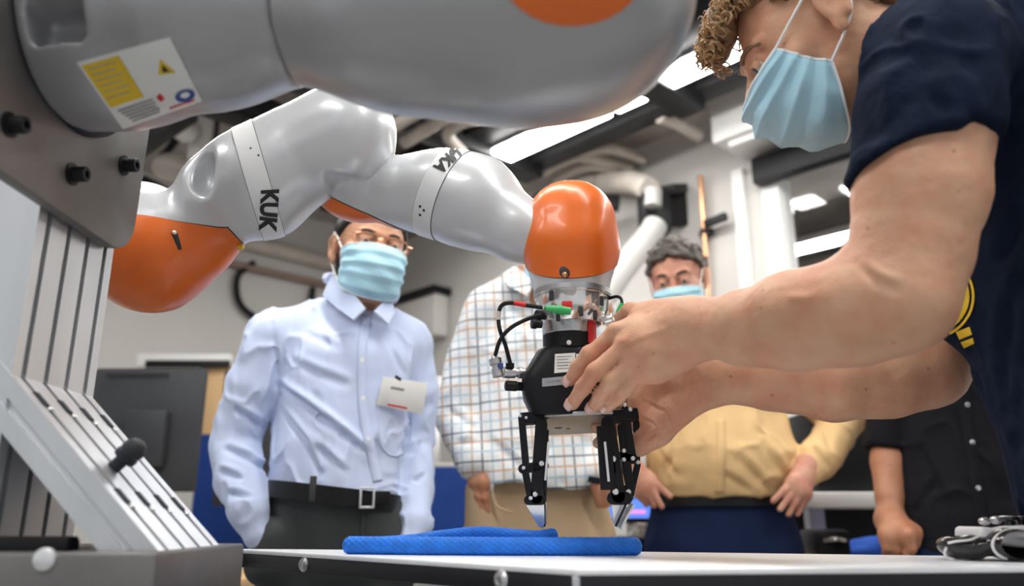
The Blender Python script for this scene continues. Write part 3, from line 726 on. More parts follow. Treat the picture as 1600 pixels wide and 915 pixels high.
braid([at(562, 850, 1.165).xy.to_3d() + UZ * (TZ + .011), at(640, 846, 1.15).xy.to_3d() + UZ * (TZ + .016), at(690, 842, 1.14).xy.to_3d() + UZ * (TZ + .022), at(750, 838, 1.13).xy.to_3d() + UZ * (TZ + .027),
       at(800, 843, 1.125).xy.to_3d() + UZ * (TZ + .024), at(840, 847, 1.125).xy.to_3d() + UZ * (TZ + .022), at(872, 842, 1.13).xy.to_3d() + UZ * (TZ + .026)], .0085, 'upper_strand')
braid([at(600, 850, 1.19).xy.to_3d() + UZ * (TZ + .010), at(720, 850, 1.17).xy.to_3d() + UZ * (TZ + .010), at(860, 850, 1.15).xy.to_3d() + UZ * (TZ + .010), at(980, 852, 1.125).xy.to_3d() + UZ * (TZ + .010)], .0095, 'back_strand')
G().tube(curve_pts([at(606, 846, 1.12), at(622, 843, 1.115), at(636, 847, 1.11), at(650, 846, 1.12)]), .0018, 8).build('white_tie', M['loop'], t)

# ================================================================== ALUMINIUM POST, BRACE, BASE
def slotted(name, parent, W, T, o, ax, ay, dvec, m=M['alu'], nslot=4, both=False):
    """extruded profile: section W (along ax, slots on the +ay face) by T (along ay), starting at o, extruded by dvec"""
    P = [(0, 0)]
    s = W / nslot; top = []
    for i in range(nslot):
        c = s * (i + .5); hw = .0042
        top += [(c - hw, T), (c - hw, T - .006), (c - .009, T - .006), (c - .009, T - .012), (c + .009, T - .012), (c + .009, T - .006), (c + hw, T - .006), (c + hw, T)]
    poly = [(0, 0), (0, T * .5 - .0042), (.006, T * .5 - .0042), (.006, T * .5 + .0042), (0, T * .5 + .0042), (0, T)] + top + [(W, T), (W, 0)]
    pts = [Vector(o) + ax * a + ay * b for a, b in poly]; dvec = Vector(dvec)
    g = G(); n = len(pts)
    g.add(pts + [p + dvec for p in pts], [(i, (i + 1) % n, n + (i + 1) % n, n + i) for i in range(n)])
    ob = g.build(name, m, parent, smooth=False)
    core = G(); q = [Vector(o) + ax * a + ay * b for a, b in ((.0065, .002), (.0065, T - .0125), (W - .002, T - .0125), (W - .002, .002))]
    core.prism(q, dvec).build('slot_shade', M['slot'], ob, smooth=False)
    return ob
PX = -.50; Y0, YW = .785, .16
EX, EY = Vector((1, 0, 0)), Vector((0, 1, 0))
BZ = .918
fr = thing('robot_stand', 'aluminium extrusion stand carrying both robot arms, with a slotted diagonal brace', 'stand', (-.62, .87, 0))
slotted('post', fr, YW, .16, (PX - .16, Y0, BZ), EY, EX, UZ * (1.80 - BZ))
bd = Vector((-.182, 0, .182)); nb_ = Vector((1, 0, 1)).normalized()
br = slotted('brace', fr, YW, .040, Vector((-.332, Y0 - .002, BZ)) - nb_ * .040 - bd.normalized() * .004, EY, nb_, bd.normalized() * .30)
# second strut below and left of the brace
def on_brace(s, k, h=0): return Vector((-.332, Y0 - .002, BZ)) + bd.normalized() * s + EY * (YW / 4 * (k + .5)) + nb_ * h
for k in range(4):
    for s, nm in ((.196 - .004 * k, 'slot_nut'), (.062 - .003 * k, 'slot_nut')):
        a = on_brace(s, k, .0006); G().beam(a, a + bd.normalized() * .019, .010, .0022, nb_).build(nm, M['slot'], br, bevel=.0008)
        a = on_brace(s - .006, k, .001); G().ball(a, .0032, 6, (1, 1, .7)).build('set_screw', M['steel'], br)
kn = on_brace(.112, .85, 0)
G().lathe(kn, nb_, [(0, .007), (.012, .007), (.013, .012), (.019, .0125), (.021, .010)], 22).build('clamp_knob', M['slot'], br)
G().ball(kn + nb_ * .026, .0125, 10).build('knob_head', M['monitor'], br)
bs = G().box((-.72, .875, BZ - .06), (.80, .245, .12)); bs.build('base_block', M['plate'], fr, bevel=.004)
G().box((-.72, .875, (BZ - .12) / 2), (.7, .22, BZ - .12)).build('pedestal', M['satin'], fr, bevel=.006)
for x, y in ((62, 852), (104, 851)):
    q = at(x, y, .80); q = Vector((q.x, q.y, BZ)); G().lathe(q - UZ * .0005, UZ, [(0, .011), (.010, .011), (.011, .008)], 18).build('base_screw', M['black'], fr)
q = at(70, 873, .7515); G().lathe((q.x, .7535, q.z), (0, -1, 0), [(0, .010), (.004, .010), (.006, .006)], 18).build('base_bolt', M['steel'], fr)
q = at(40, 851, .79); G().box((q.x, .79, BZ + .006), (.09, .02, .014)).build('clamp_bar', M['black'], fr, bevel=.002)
# steel mounting plate
pl = thing('mounting_plate', 'dark grey steel mounting plate with black socket screws at the upper left', 'plate', (PX, .85, 1.266))
yb, zb0 = .955, 1.262
pts = [(.55, zb0), (yb - .05, zb0)] + [(yb - .05 + .05 * math.sin(a), zb0 + .05 - .05 * math.cos(a)) for a in np.linspace(.2, 1.57, 8)] + [(yb + .012, 1.80), (.55, 1.80)]
G().prism([Vector((PX + .003, a, b)) for a, b in pts], EX * .016).build('steel_plate', M['plate'], pl, bevel=.003)
PXF = PX + .019
def on_plate(x, y):
    d = ray(x, y); return CAM + d * (PXF / d.x)
for x, y in ((112, 272), (193, 258), (14, 195)):
    p = on_plate(x, y); s = G().lathe(p, EX, [(0, .0125), (.002, .0125), (.0022, .0085), (.016, .0085), (.017, .0078), (.017, .0045), (.010, .0042)], 22)
    s.build('socket_screw', M['black'], pl)
# ================================================================== NEAR ROBOT ARM (out of focus, upper left)
def S(x, y, Y, r): return at(x, y, Y), rp(r, y, Y)
def capp(a, b): return cap(a[0], b[0], a[1], b[1])
nr = thing('industrial_robot', 'near blurred silver robot arm bolted to the steel plate across the top', 'robot', at(60, 30, .76))
b0, b1, b2, b3 = S(62, 62, .78, 150), S(190, 40, .75, 150), S(330, 18, .72, 142), S(455, 15, .69, 120)
c0, c1, c2, c3 = S(475, 15, .685, 118), S(640, 12, .65, 146), S(800, 6, .63, 168), S(890, -5, .62, 166)
fb = U(.03, capp(b0, b1), capp(b1, b2), capp(b2, b3))
fb = cutp(fb, (PXF + .001, .7, 1.5), (1, 0, 0)); fb = cutp(fb, at(462, 15, .69), (-1, .06, 0), .004)
# recessed cable bay in the base, seen at the very top left
bay_c, bay_r = S(105, 38, .66, 1)
fb = sub(fb, rbox(at(92, 32, .665), (.030, .035, .020), .010), .006)
lo, hi = Vector((PX - .02, .55, 1.25)), Vector((-.14, 1.0, 1.72))
V, Q = sdf_mesh(fb, lo, hi, .004, 3); bvh_base = bvh_of(V, Q)
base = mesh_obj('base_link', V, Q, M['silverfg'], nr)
flc = at(62, 62, .78)
G().lathe((PXF - .001, flc.y, flc.z), EX, [(0, .108), (.010, .108), (.012, .104)], 40).build('base_flange', M['slot'], base)
fc = U(.05, capp(c0, c1), capp(c1, c2), capp(c2, c3), cap(at(900, -10, .62), at(880, -190, .66), rp(170, 0, .62), rp(140, -190, .62)))
fc = cutp(fc, at(464, 15, .69), (1, -.06, 0), .006)
V, Q = sdf_mesh(fc, Vector((-.26, .42, 1.2)), Vector((.26, .95, 1.85)), .004, 3)
cp = at(890, 28, .48); cn = Vector((0, .35, -1))
pl_cut = (at(890, 38, .5), Vector((0, .55, -.83)))
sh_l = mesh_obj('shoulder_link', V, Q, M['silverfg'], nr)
oc = at(890, -40, .535); ex, ez = rp(112, -40, .535), rp(80, -40, .535); pls = [((0, .60, 0), (0, 1, 0))]
for t_ in np.linspace(0, 2 * math.pi, 28, endpoint=False): pls.append((oc + Vector((ex * math.cos(t_), 0, ez * math.sin(t_))), Vector((math.cos(t_) / ex, 0, math.sin(t_) / ez)).normalized()))
bm = split_mesh(V, Q, pls); cv = bm_obj(bm, 'joint_cover', M['orange'], sh_l, offset=.0012)
# warning sticker on the base
qd = [(120, 97), (266, 57), (316, 157), (192, 201)]
P, F = grid2(12, 10); st = decal(qd, bvh_base, .0008, P, F, 'warning_sticker', M['label'], base)
def patch(u0, v0, u1, v1, m, name, nu=4, nv=4):
    P, F = grid2(nu, nv, u0, u1, v0, v1); return decal(qd, bvh_base, .0016, P, F, name, m, base)
patch(.03, .06, .43, .68, M['yellow'], 'yellow_warning_block', 6, 6)
def patchpoly(pts, m, name, off=.0016): return decal(qd, bvh_base, off, pts, [tuple(range(len(pts)))[::-1]], name, m, base)
patchpoly([(.80, .26), (.885, .50), (.70, .46)], M['yellow'], 'warning_triangle'); patchpoly([(.795, .34), (.83, .46), (.76, .44)], M['ink'], 'triangle_mark', .002)
el = lambda cx, cy, a, b: [(cx + a * math.cos(t), cy + b * math.sin(t)) for t in np.linspace(0, 2 * math.pi, 20, endpoint=False)]
patchpoly(el(.855, .845, .115, .085), M['bluei'], 'blue_emblem'); patchpoly(el(.86, .83, .055, .04), M['label'], 'emblem_centre', .002)
patchpoly([(.55, .74), (.61, .70), (.63, .79), (.57, .82)], M['red'], 'red_mark')
for i in range(5): patch(.08 + .02 * i, .74 + .045 * i, .50 + .015 * (i % 2), .762 + .045 * i, M['grey'], 'print_line', 4, 1)
for i in range(6): patch(.07, .12 + .085 * i, .37 - .04 * (i % 2), .135 + .085 * i, M['grey'], 'print_line', 4, 1)
patch(.62, .93, .93, .95, M['red'], 'print_line', 4, 1)
patchpoly([(-.02, .86), (.04, .82), (.30, 1.03), (.22, 1.05)], M['slot'], 'grip_notch') if False else None

# ================================================================== FAR ROBOT ARM (sharp, with the gripper)
ra = thing('industrial_robot', 'sharp silver and orange robot arm with lettered rings reaching to the gripper', 'robot', (-.50, 1.25, 1.3))
# base and first link behind the post
G().cyl((-.80, 1.25, at(120, 345, 1.25).z), (-.74, 1.25, at(120, 345, 1.25).z), .075).build('base_flange', M['slot'], ra)
G().beam((-.72, .90, 1.33), (-.80, 1.30, 1.33), .03, .16).build('base_bracket', M['plate'], ra, bevel=.003)
A1, A2 = S(120, 345, 1.25, 68), S(215, 350, 1.25, 62)
J2 = S(232, 392, 1.24, 94)
f1 = U(.035, capp(A1, A2), cap(at(232, 388, 1.26), at(236, 391, 1.2), rp(92, 390, 1.25), rp(90, 390, 1.2)), cap(at(245, 390, 1.23), at(309, 370, 1.21), rp(88, 390, 1.23), rp(62, 370, 1.21)))
sh1, sh2, mid, eb0, eb1 = S(348, 306, 1.19, 71), S(405, 285, 1.175, 81), S(470, 240, 1.165, 67), S(540, 207, 1.155, 69), S(541, 236, 1.165, 68)
fa = U(.04, capp(sh1, sh2), cap(sh2[0], mid[0], sh2[1] * .99, mid[1]), capp(mid, eb0), capp(eb0, eb1))
f1a = U(.03, f1, fa)
zs_ = at(560, 262, 1.10).z; f1a = sub(f1a, rbox(Vector((at(572, 262, 1.12).x, 1.165, zs_ - .10)), (rp(64, 264, 1.12), .14, .10), .004), .006)
dimp = at(320, 268, 1.12); f1a = sub(f1a, ell(at(321, 270, 1.118), (rp(23, 270, 1.12), rp(28, 270, 1.12), rp(33, 270, 1.12))), .02)
axA = (eb0[0] - sh2[0]).normalized(); axR = (mid[0] - sh1[0]).normalized()
lo, hi = Vector((-.80, 1.05, 1.18)), Vector((-.11, 1.45, 1.58))
V1, Q1 = sdf_mesh(f1a, lo, hi, .003, 3); bv1 = bvh_of(V1, Q1)
def sat(x, y, Y): return at(x, y, Y)
# orange cover on the lower joint: everything below a slightly tilted plane
o_p, o_n = at(270, 358, 1.16), Vector((.02, .10, 1)).normalized()
rc = at(405, 288, 1.175); ringn = (RIGHT * .93 + UP * .27 + BACK * -.25).normalized()
r_a, r_b = rc - ringn * .0165, rc + ringn * .0165
below = lambda: split_mesh(V1, Q1, [(o_p, o_n), (at(374, 372, 1.15), Vector((1, 0, -.10))), (at(361, 361, 1.15), Vector((.75, 0, .66)))])
bm = split_mesh(V1, Q1, []); 
link1 = bm_obj(bm, 'upper_link', M['silverpaint'], ra)
bm = below(); seam_of(bm, 'cover_seam', M['seam'], link1, .0011); cov = bm_obj(bm, 'joint_cover', M['orange'], link1, offset=.0016)
bm = split_mesh(V1, Q1, [(r_a, -ringn), (r_b, ringn)])
seam_of(bm, 'ring_seam', M['seam'], link1, .0009); ringA = bm_obj(bm, 'lettered_ring', M['ring'], link1, offset=.0012)
# slot with a screw in the orange cover
h, n = hit(bv1, 272, 364); h2, n2 = hit(bv1, 281, 390)
g = G(); g.tube([h + n * .0005, h.lerp(h2, .5) + n * .0006, h2 + n2 * .0005], [.0048, .0042, .003], 10); g.build('cover_slot', M['seam'], cov)
G().ball(h + n * .004, .0036, 8).build('cover_screw', M['steel'], cov)
# lettering on both rings
P, F = text2('KUKA', .02)
decal([(455, 293), (459, 386), (423, 390), (416, 299)], bv1, .0022, [(1 - v, u) if False else (u, v) for u, v in P], F, 'lettering', M['ink'], ringA) if False else None
def letters(quad, bvh, s, parent, off=.0024):
    P, F = text2(s, .045); return decal(quad, bvh, off, P, F, 'lettering', M['ink'], parent)
# text reads down the ring, letter tops towards the elbow: tl = start/top ...
letters([(436, 295), (431, 364), (404, 358), (407, 297)], bv1, 'KUK', ringA)
hy, ny = hit(bv1, 371, 381); G().box(hy + Vector((.004, .004, -.004)), (.010, .010, .008)).build('yellow_tag', M['yellow'], link1, bevel=.002)
for p in ((392, 232), (404, 243)):
    h, n = hit(bv1, *p); G().cyl(h + n * .0008, h + n * .0016, .0016, n=10).build('ring_dot', M['ink'], ringA)
# second link: elbow down side, second ring, towards the wrist
B1, B2, B3, B4, B5 = S(552, 286, 1.215, 52), S(640, 298, 1.20, 57), S(692, 300, 1.19, 71), S(742, 317, 1.175, 71), S(806, 357, 1.16, 48)
f2 = U(.02, cap(at(552, 265, 1.19), B1[0], rp(54, 265, 1.2), B1[1]), cap(at(512, 284, 1.20), at(560, 294, 1.21), rp(30, 284, 1.2), rp(46, 294, 1.2)), capp(B1, B2), capp(B2, B3), capp(B3, B4), capp(B4, B5), cap(B5[0], at(862, 378, 1.16), B5[1], rp(44, 380, 1.16)))
f2 = sub(f2, ell(at(775, 262, 1.13), (rp(30, 262, 1.13),) * 3), .02) if False else f2
V2, Q2 = sdf_mesh(f2, Vector((-.36, 1.05, 1.18)), Vector((.13, 1.36, 1.47)), .003, 3); bv2 = bvh_of(V2, Q2)
link2 = mesh_obj('fore_link', V2, Q2, M['silverpaint'], ra)
pA, pB = at(481, 292, 1.16), at(625, 358, 1.2)
dl = (pB - pA).normalized(); on = dl.cross(Vector((0, 1, .45))).normalized(); on = on if on.z > 0 else -on
bm = split_mesh(V2, Q2, [(pA + UZ * .0, on), (at(640, 370, 1.2), Vector((1, 0, 0)))])
seam_of(bm, 'cover_seam', M['seam'], link2, .0009); cov2 = bm_obj(bm, 'joint_cover', M['orange'], link2, offset=.0014)
rc2 = at(700, 303, 1.19); n2_ = Vector((.955, -.12, -.27)).normalized()
n2_ = (at(700, 306, 1.19) - at(655, 296, 1.20)).normalized()
n2_ = (RIGHT * .89 + UP * -.42 + BACK * .25).normalized()
bm = split_mesh(V2, Q2, [(rc2 - n2_ * .0165, -n2_), (rc2 + n2_ * .0165, n2_)])
seam_of(bm, 'ring_seam', M['seam'], link2, .0009); ringB = bm_obj(bm, 'lettered_ring', M['ring'], link2, offset=.0012)
letters([(752, 244), (697, 238), (672, 266), (712, 272)] if False else [(722, 243), (690, 275), (676, 261), (709, 228)], bv2, 'UKA', ringB)
for p in ((657, 322), (663, 328), (657, 335)):
    h, n = hit(bv2, *p)
    if h: G().cyl(h + n * .0008, h + n * .0018, .0022, n=12).build('ring_dot', M['ink'], ringB)
# wrist with the big orange cap
wc = at(893, 366, 1.15); q_ = mpp(366, 1.15)
f3 = U(.03, rbox(at(892, 363, 1.15), (68 * q_, 67 * q_, 79 * q_), 64 * q_), cap(at(892, 400, 1.15), at(893, 462, 1.15), 67 * q_, 57 * q_))
f3 = cutp(f3, at(893, 459, 1.15), (0, 0, 1), .004)
f3 = cutp(f3, at(933, 340, 1.075), (-.80, .60, .10), .006)
V3, Q3 = sdf_mesh(f3, wc - Vector((.14, .12, .14)), wc + Vector((.12, .12, .12)), .0024, 3); bv3 = bvh_of(V3, Q3)
wr_ = mesh_obj('wrist_link', V3, Q3, M['silverpaint'], ra)
wn_ = Vector((.06, .62, -1)).normalized(); wp_ = at(885, 437, 1.085)
bm = split_mesh(V3, Q3, [(wp_, wn_)]); seam_of(bm, 'cover_seam', M['seam'], wr_, .0011); cov3 = bm_obj(bm, 'joint_cover', M['orange'], wr_, offset=.0018)
h, n = hit(bv3, 883, 424); G().ball(h + n * .0005, .0105, 10, (.8, .35, 1.0)).build('cover_slot', M['seam'], cov3); G().ball(h + n * .004 - UZ * .005, .0045, 8).build('cover_screw', M['copper'], cov3)
# tool flange
q5 = mpp(480, 1.15); fz = lambda y: at(893, y, 1.15).z; fx = wc.x
g = G(); fl = G().lathe((at(894, 452, 1.15).x, 1.15, fz(455)), -UZ, [(0, 57 * q5), (.002, 60 * q5), (.012, 60 * q5), (.0125, 57 * q5), (.016, 57 * q5), (.034, 56 * q5), (.042, 52 * q5), (.052, 44 * q5), (.053, 40 * q5)], 48).build('media_flange', M['clear'], ra)
G().lathe((at(894, 452, 1.15).x, 1.15, fz(456.5)), -UZ, [(0, 57 * q5), (.0004, 61 * q5), (.008, 61 * q5), (.0084, 57 * q5)], 48).build('flange_band', M['satin'], fl)
def on_fl(x, y, r): 
    d = ray(x, y); a = d.x ** 2 + d.y ** 2; cx = at(894, 480, 1.15).x; b_ = d.x * (-cx) + d.y * (-1.15); c_ = cx ** 2 + 1.15 ** 2 - r * r
    t_ = (-b_ - math.sqrt(max(b_ * b_ - a * c_, 0))) / a; return CAM + d * t_
for x, y in ((908, 486), (940, 470), (861, 462), (930, 492), (872, 494)):
    p = on_fl(x, y, 57 * q5); nrm = (p - Vector((at(894, 480, 1.15).x, 1.15, p.z))).normalized(); G().box(p, (.006, .006, .014)).build('flange_slot', M['seam'], fl, bevel=.001)
p = on_fl(886, 477, 58 * q5); G().box(p, (.015, .006, .013)).build('red_tab', M['red'], fl, bevel=.002)
for i in range(3):
    p = on_fl(921 + 9 * i, 475 + 2.6 * i + (i % 2), 58.5 * q5); G().box(p, (.0075, .001, .0018)).build('print_line', M['grey'], fl)
for x, y, a in ((848, 493, (-1, -.5, 0)), (836, 508, (-1, -.3, 0)), (945, 500, (1, -.3, .2))):
    p = on_fl(x, y, 52 * q5) if x > 845 else at(842, 506, 1.12); a = Vector(a).normalized()
    G().lathe(p - a * .004, a, [(0, .006), (.007, .006), (.008, .0075), (.015, .0075), (.0155, .005)], 16).build('cable_socket', M['black'] if x < 900 else M['steel'], fl)
hp = on_fl(868, 484, 62 * q5)
def plug(a, b, par): return G().tube([a, a.lerp(b, .35), a.lerp(b, .45), b], [.0052, .0062, .0062, .0036], 14).build('green_plug', M['green'], par)
plug(at(892, 486, 1.085), at(852, 481, 1.085), fl); plug(at(966, 497, 1.12), at(972, 474, 1.12), fl)
G().tube(curve_pts([at(972, 474, 1.12), at(970, 466, 1.125), at(963, 463, 1.13), at(952, 466, 1.14)]), .0024, 8).build('cable', M['rubber'], fl)
G().lathe(at(946, 505, 1.11), (1, -.2, .25), [(0, .004), (.01, .004), (.012, .006), (.018, .006)], 14).build('cable_socket', M['steel'], fl)

# ================================================================== GRIPPER
gr = thing('gripper', 'black two-finger gripper with silver tips hanging from the robot wrist', 'gripper', (at(890, 545, 1.15).x, 1.15, at(890, 545, 1.15).z))
gx = at(890, 530, 1.15).x
zf = lambda y: at(890, y, 1.15).z
def ringd(y0, y1, r, name, m): return G().lathe((gx, 1.15, zf(y0)), UZ * -1, [(0, r * q5 - .001), (.001, r * q5), (zf(y0) - zf(y1) - .001, r * q5), (zf(y0) - zf(y1), r * q5 - .001)], 44).build(name, m, gr)
ringd(505, 525, 42, 'coupling_ring', M['satin']); cb = ringd(525, 549, 41.5, 'coupling_body', M['black'])
def on_cy(x, y, r):
    d = ray(x, y); a = d.x ** 2 + d.y ** 2; b_ = d.x * (-gx) + d.y * (-1.15); c_ = gx ** 2 + 1.15 ** 2 - r * r
    return CAM + d * ((-b_ - math.sqrt(max(b_ * b_ - a * c_, 0))) / a)
p = on_cy(889, 535, 41.5 * q5); G().lathe(p + Vector((0, .001, 0)), (0, -1, 0), [(0, .0035), (.002, .0035), (.0025, .002)], 12).build('grub_screw', M['steel'], cb)
g = G(); V_ = []
for k in range(5):
    a = on_cy(919 + 3.2 * k, 510, 43 * q5); b = on_cy(919 + 3.2 * k, 540, 42.6 * q5); a.z = zf(509); b.z = zf(542); V_ += [a, b]
g.add(V_, [(2 * k, 2 * k + 2, 2 * k + 3, 2 * k + 1) for k in range(4)]); g.build('red_tape', M['red'], gr)
secs = [(546, 40, 36, .7), (551, 47, 40, .55), (556, 50, 41, .5), (575, 61, 44, .42), (592, 70, 47, .36), (600, 71, 47, .34), (622, 68, 46, .34), (640, 60, 45, .38), (652, 54, 44, .42)]
V_ = []; F_ = []; NS = 40
for y, hw, hd, rd in secs:
    for k in range(NS):
        t_ = 2 * math.pi * k / NS; e = rd
        cx_ = math.copysign(abs(math.cos(t_)) ** e, math.cos(t_)); sy_ = math.copysign(abs(math.sin(t_)) ** e, math.sin(t_))
        V_.append(Vector((gx - 4 * q5 + cx_ * hw * q5, 1.15 + sy_ * hd * q5, zf(y))))
for i in range(len(secs) - 1):
    for k in range(NS): F_.append((i * NS + k, i * NS + (k + 1) % NS, (i + 1) * NS + (k + 1) % NS, (i + 1) * NS + k))
F_.append(tuple(range(NS))); F_.append(tuple(range((len(secs) - 1) * NS, len(secs) * NS))[::-1])
g = G(); g.add(V_, F_); gb = g.build('gripper_body', M['black'], gr, angle=50)
bvg = BVHTree.FromPolygons([v[:] for v in V_], F_)
P, F = grid2(4, 3); decal([(867, 553), (899, 551), (898, 580), (866, 583)], bvg, .0008, P, F, 'data_label', M['label'], gb)
decal([(847, 591), (889, 587), (889, 600), (847, 604)], bvg, .0008, *grid2(6, 2), 'strip_label', M['silverfg'], gb)
for i in range(5): decal([(870, 557 + 4.6 * i), (893 - 5 * (i % 2), 556 + 4.6 * i), (893 - 5 * (i % 2), 557.3 + 4.6 * i), (870, 558.3 + 4.6 * i)], bvg, .0014, *grid2(2, 1), 'print_line', M['grey'], gb)
decal([(852, 595), (884, 592), (884, 595), (852, 598)], bvg, .0014, *grid2(4, 1), 'print_line', M['grey'], gb)
decal([(900, 553), (925, 551), (925, 566), (900, 569)], bvg, .0008, *grid2(3, 2), 'data_label', M['label'], gb)
# steel underside plate
zu = zf(655)
up_ = [on_z(830, 653, zu), on_z(958, 646, zu), on_z(940, 676, zu), on_z(857, 680, zu)]
ub = G().prism(up_, UZ * .006).build('under_plate', M['satin'], gr, bevel=.001)
for x, y, r in ((872, 668, .006), (888, 669, .0035)):
    p = on_z(x, y, zu); G().cyl(p - UZ * .0006, p + UZ * .002, r, n=14).build('plate_hole', M['seam'], ub)
# finger linkages: flat black bars pinned together, doubled front and back
def bars(par, Y, bl, pins, wth=.005, skew=0):
    for a, b, wd, nm in bl:
        A, B_ = at(*a, Y), at(*b, Y + skew); L = (B_ - A); wdm = rp(wd, a[1], Y)
        ax = L.normalized(); yb_ = Vector((0, 1, 0)); yb_ = (yb_ - ax * yb_.dot(ax)).normalized(); sd = ax.cross(yb_)
        pr = [(-.5, 0)]; out = []
        for t_ in np.linspace(math.pi / 2, 3 * math.pi / 2, 7): out.append(A + ax * math.cos(t_) * wdm / 2 + sd * math.sin(t_) * wdm / 2)
        for t_ in np.linspace(-math.pi / 2, math.pi / 2, 7): out.append(B_ + ax * math.cos(t_) * wdm / 2 + sd * math.sin(t_) * wdm / 2)
        G().prism([p - yb_ * wth / 2 for p in out], yb_ * wth).build(nm, M['black'], par, bevel=.0008)
    for x, y, r in pins:
        A = at(x, y, Y); G().lathe(A + Vector((0, .012, 0)), (0, -1, 0), [(0, r), (.0185, r), (.0195, r * .7)], 12).build('pivot_pin', M['steel'], par)
lf = bpy.data.objects.new('finger', None); lf.location = at(830, 660, 1.14); link(lf, gr)
lf.location = lf.location - gr.location if False else lf.location
def mk_finger():
    e = G().box(at(0, 0, 1), (.001, .001, .001)); return e
bpy.data.objects.remove(lf)
LFk = G().beam(at(812, 655, 1.14), at(850, 652, 1.14), .034, .016, (0, 0, 1)).build('left_finger', M['black'], gr, bevel=.003); LFk.name = 'finger'
for Y in (1.122, 1.158):
    bars(LFk, Y, [((815, 652), (822, 730), 11, 'outer_bar'), ((846, 662), (838, 778), 19, 'main_bar'), ((817, 732), (850, 727), 15, 'cross_bar'), ((820, 733), (829, 778), 11, 'lower_bar'), ((826, 781), (846, 781), 15, 'tip_holder')],
         [(813, 650, .0022), (822, 653, .0022), (846, 724, .0036), (836, 772, .0034), (829, 778, .0028), (818, 731, .0026)] if Y < 1.14 else [])
G().beam(at(855, 672, 1.135), at(851, 782, 1.135), .022, .004, (1, 0, 0)).build('finger_pad', M['black'], LFk, bevel=.001); G().beam(at(857, 690, 1.118), at(852, 750, 1.118), .003, .003).build('pad_edge', M['steel'], LFk)
tp = [at(822, 789, 1.128), at(851, 784, 1.128), at(851, 818, 1.135), at(848, 825, 1.137), at(841, 822, 1.136)]
G().prism(tp, Vector((.004, .024, 0))).build('fingertip', M['steel'], LFk, bevel=.001)
G().beam(at(850, 786, 1.13), at(850, 822, 1.138), .004, .003).build('tip_edge', M['slot'], LFk)
RFk = G().beam(at(945, 652, 1.14), at(992, 648, 1.15), .034, .018, (0, 0, 1)).build('finger', M['black'], gr, bevel=.003)
bars(RFk, 1.105, [((950, 660), (966, 775), 22, 'main_bar'), ((950, 690), (957, 735), 12, 'link_bar'), ((958, 778), (978, 778), 20, 'tip_holder')], [(957, 717, .0042), (961, 768, .0042)])
bars(RFk, 1.135, [((976, 640), (988, 718), 13, 'outer_bar'), ((972, 668), (984, 770), 15, 'main_bar'), ((969, 712), (990, 716), 13, 'cross_bar')], [(974, 704, .003), (974, 718, .003), (981, 768, .0036), (988, 716, .003), (975, 633, .003), (984, 640, .003)])
bars(RFk, 1.165, [((994, 655), (995, 722), 10, 'outer_bar'), ((996, 726), (984, 778), 10, 'lower_bar')], [(994, 652, .003), (996, 722, .003)])
G().beam(at(943, 665, 1.10), at(950, 765, 1.10), .006, .02, (1, 0, 0)).build('finger_pad', M['black'], RFk, bevel=.001); G().beam(at(945, 690, 1.088), at(951, 752, 1.088), .0032, .0032).build('pad_edge', M['steel'], RFk)
G().beam(at(971, 740, 1.125), at(975, 758, 1.125), .004, .003).build('spring_rod', M['copper'], RFk)
tp = [at(956, 786, 1.115), at(985, 783, 1.115), at(978, 806, 1.12), at(968, 822, 1.12), at(958, 818, 1.12)]
G().prism(tp, Vector((.002, .02, 0))).build('fingertip', M['steel'], RFk, bevel=.001)
G().beam(at(987, 786, 1.108), at(966, 824, 1.112), .012, .004, (1, .3, .5)).build('fingertip', M['steel'], RFk, bevel=.001); G().beam(at(978, 787, 1.104), at(962, 822, 1.108), .003, .003).build('tip_edge', M['slot'], RFk)
# cable connectors on the left of the gripper
cn = G().lathe(at(823, 582, 1.135), (at(776, 581, 1.12) - at(823, 582, 1.135)), [(0, .006), (.006, .006), (.0065, .0085), (.013, .0085), (.0135, .0065), (.018, .0065), (.0185, .0085), (.036, .0085), (.037, .0065), (.043, .0065)], 20).build('cable_connector', M['satin'], gr)
G().lathe(at(779, 588, 1.12), at(773, 555, 1.12) - at(779, 588, 1.12), [(0, .0085), (.012, .0085), (.0125, .0065), (.017, .0065), (.0175, .0095), (.026, .0095), (.027, .006), (.032, .004)], 20).build('elbow_connector', M['satin'], cn)
G().lathe(at(826, 604, 1.14), at(789, 602, 1.13) - at(826, 604, 1.14), [(0, .0065), (.018, .0065), (.0185, .0075), (.034, .0075), (.035, .006)], 18).build('cable_socket', M['black'], gr)
G().box(at(797, 571, 1.12), (.012, .012, .006)).build('connector_latch', M['black'], cn); G().box(at(783, 571, 1.11), (.006, .006, .006)).build('blue_seal', M['bluei'], cn)
c1 = curve_pts([at(852, 481, 1.085), at(825, 477, 1.08), at(797, 473, 1.08), at(783, 478, 1.085), at(779, 495, 1.09), at(781, 515, 1.09), at(790, 540, 1.10), at(798, 571, 1.115)], 8)
ca = G().tube(c1, .0030, 10).build('cable', M['rubber'], gr)
G().tube(curve_pts([at(845, 492, 1.10), at(822, 499, 1.09), at(798, 512, 1.085), at(782, 530, 1.09), at(774, 554, 1.115)], 8), .0030, 10).build('cable', M['rubber'], gr)
G().tube(c1[9:15], .0034, 10).build('red_sleeve', M['red'], ca); G().tube(c1[28:35], .0033, 10).build('grey_sleeve', M['palepipe'], ca); G().tube(c1[1:3], .0034, 10).build('grey_sleeve', M['palepipe'], ca)
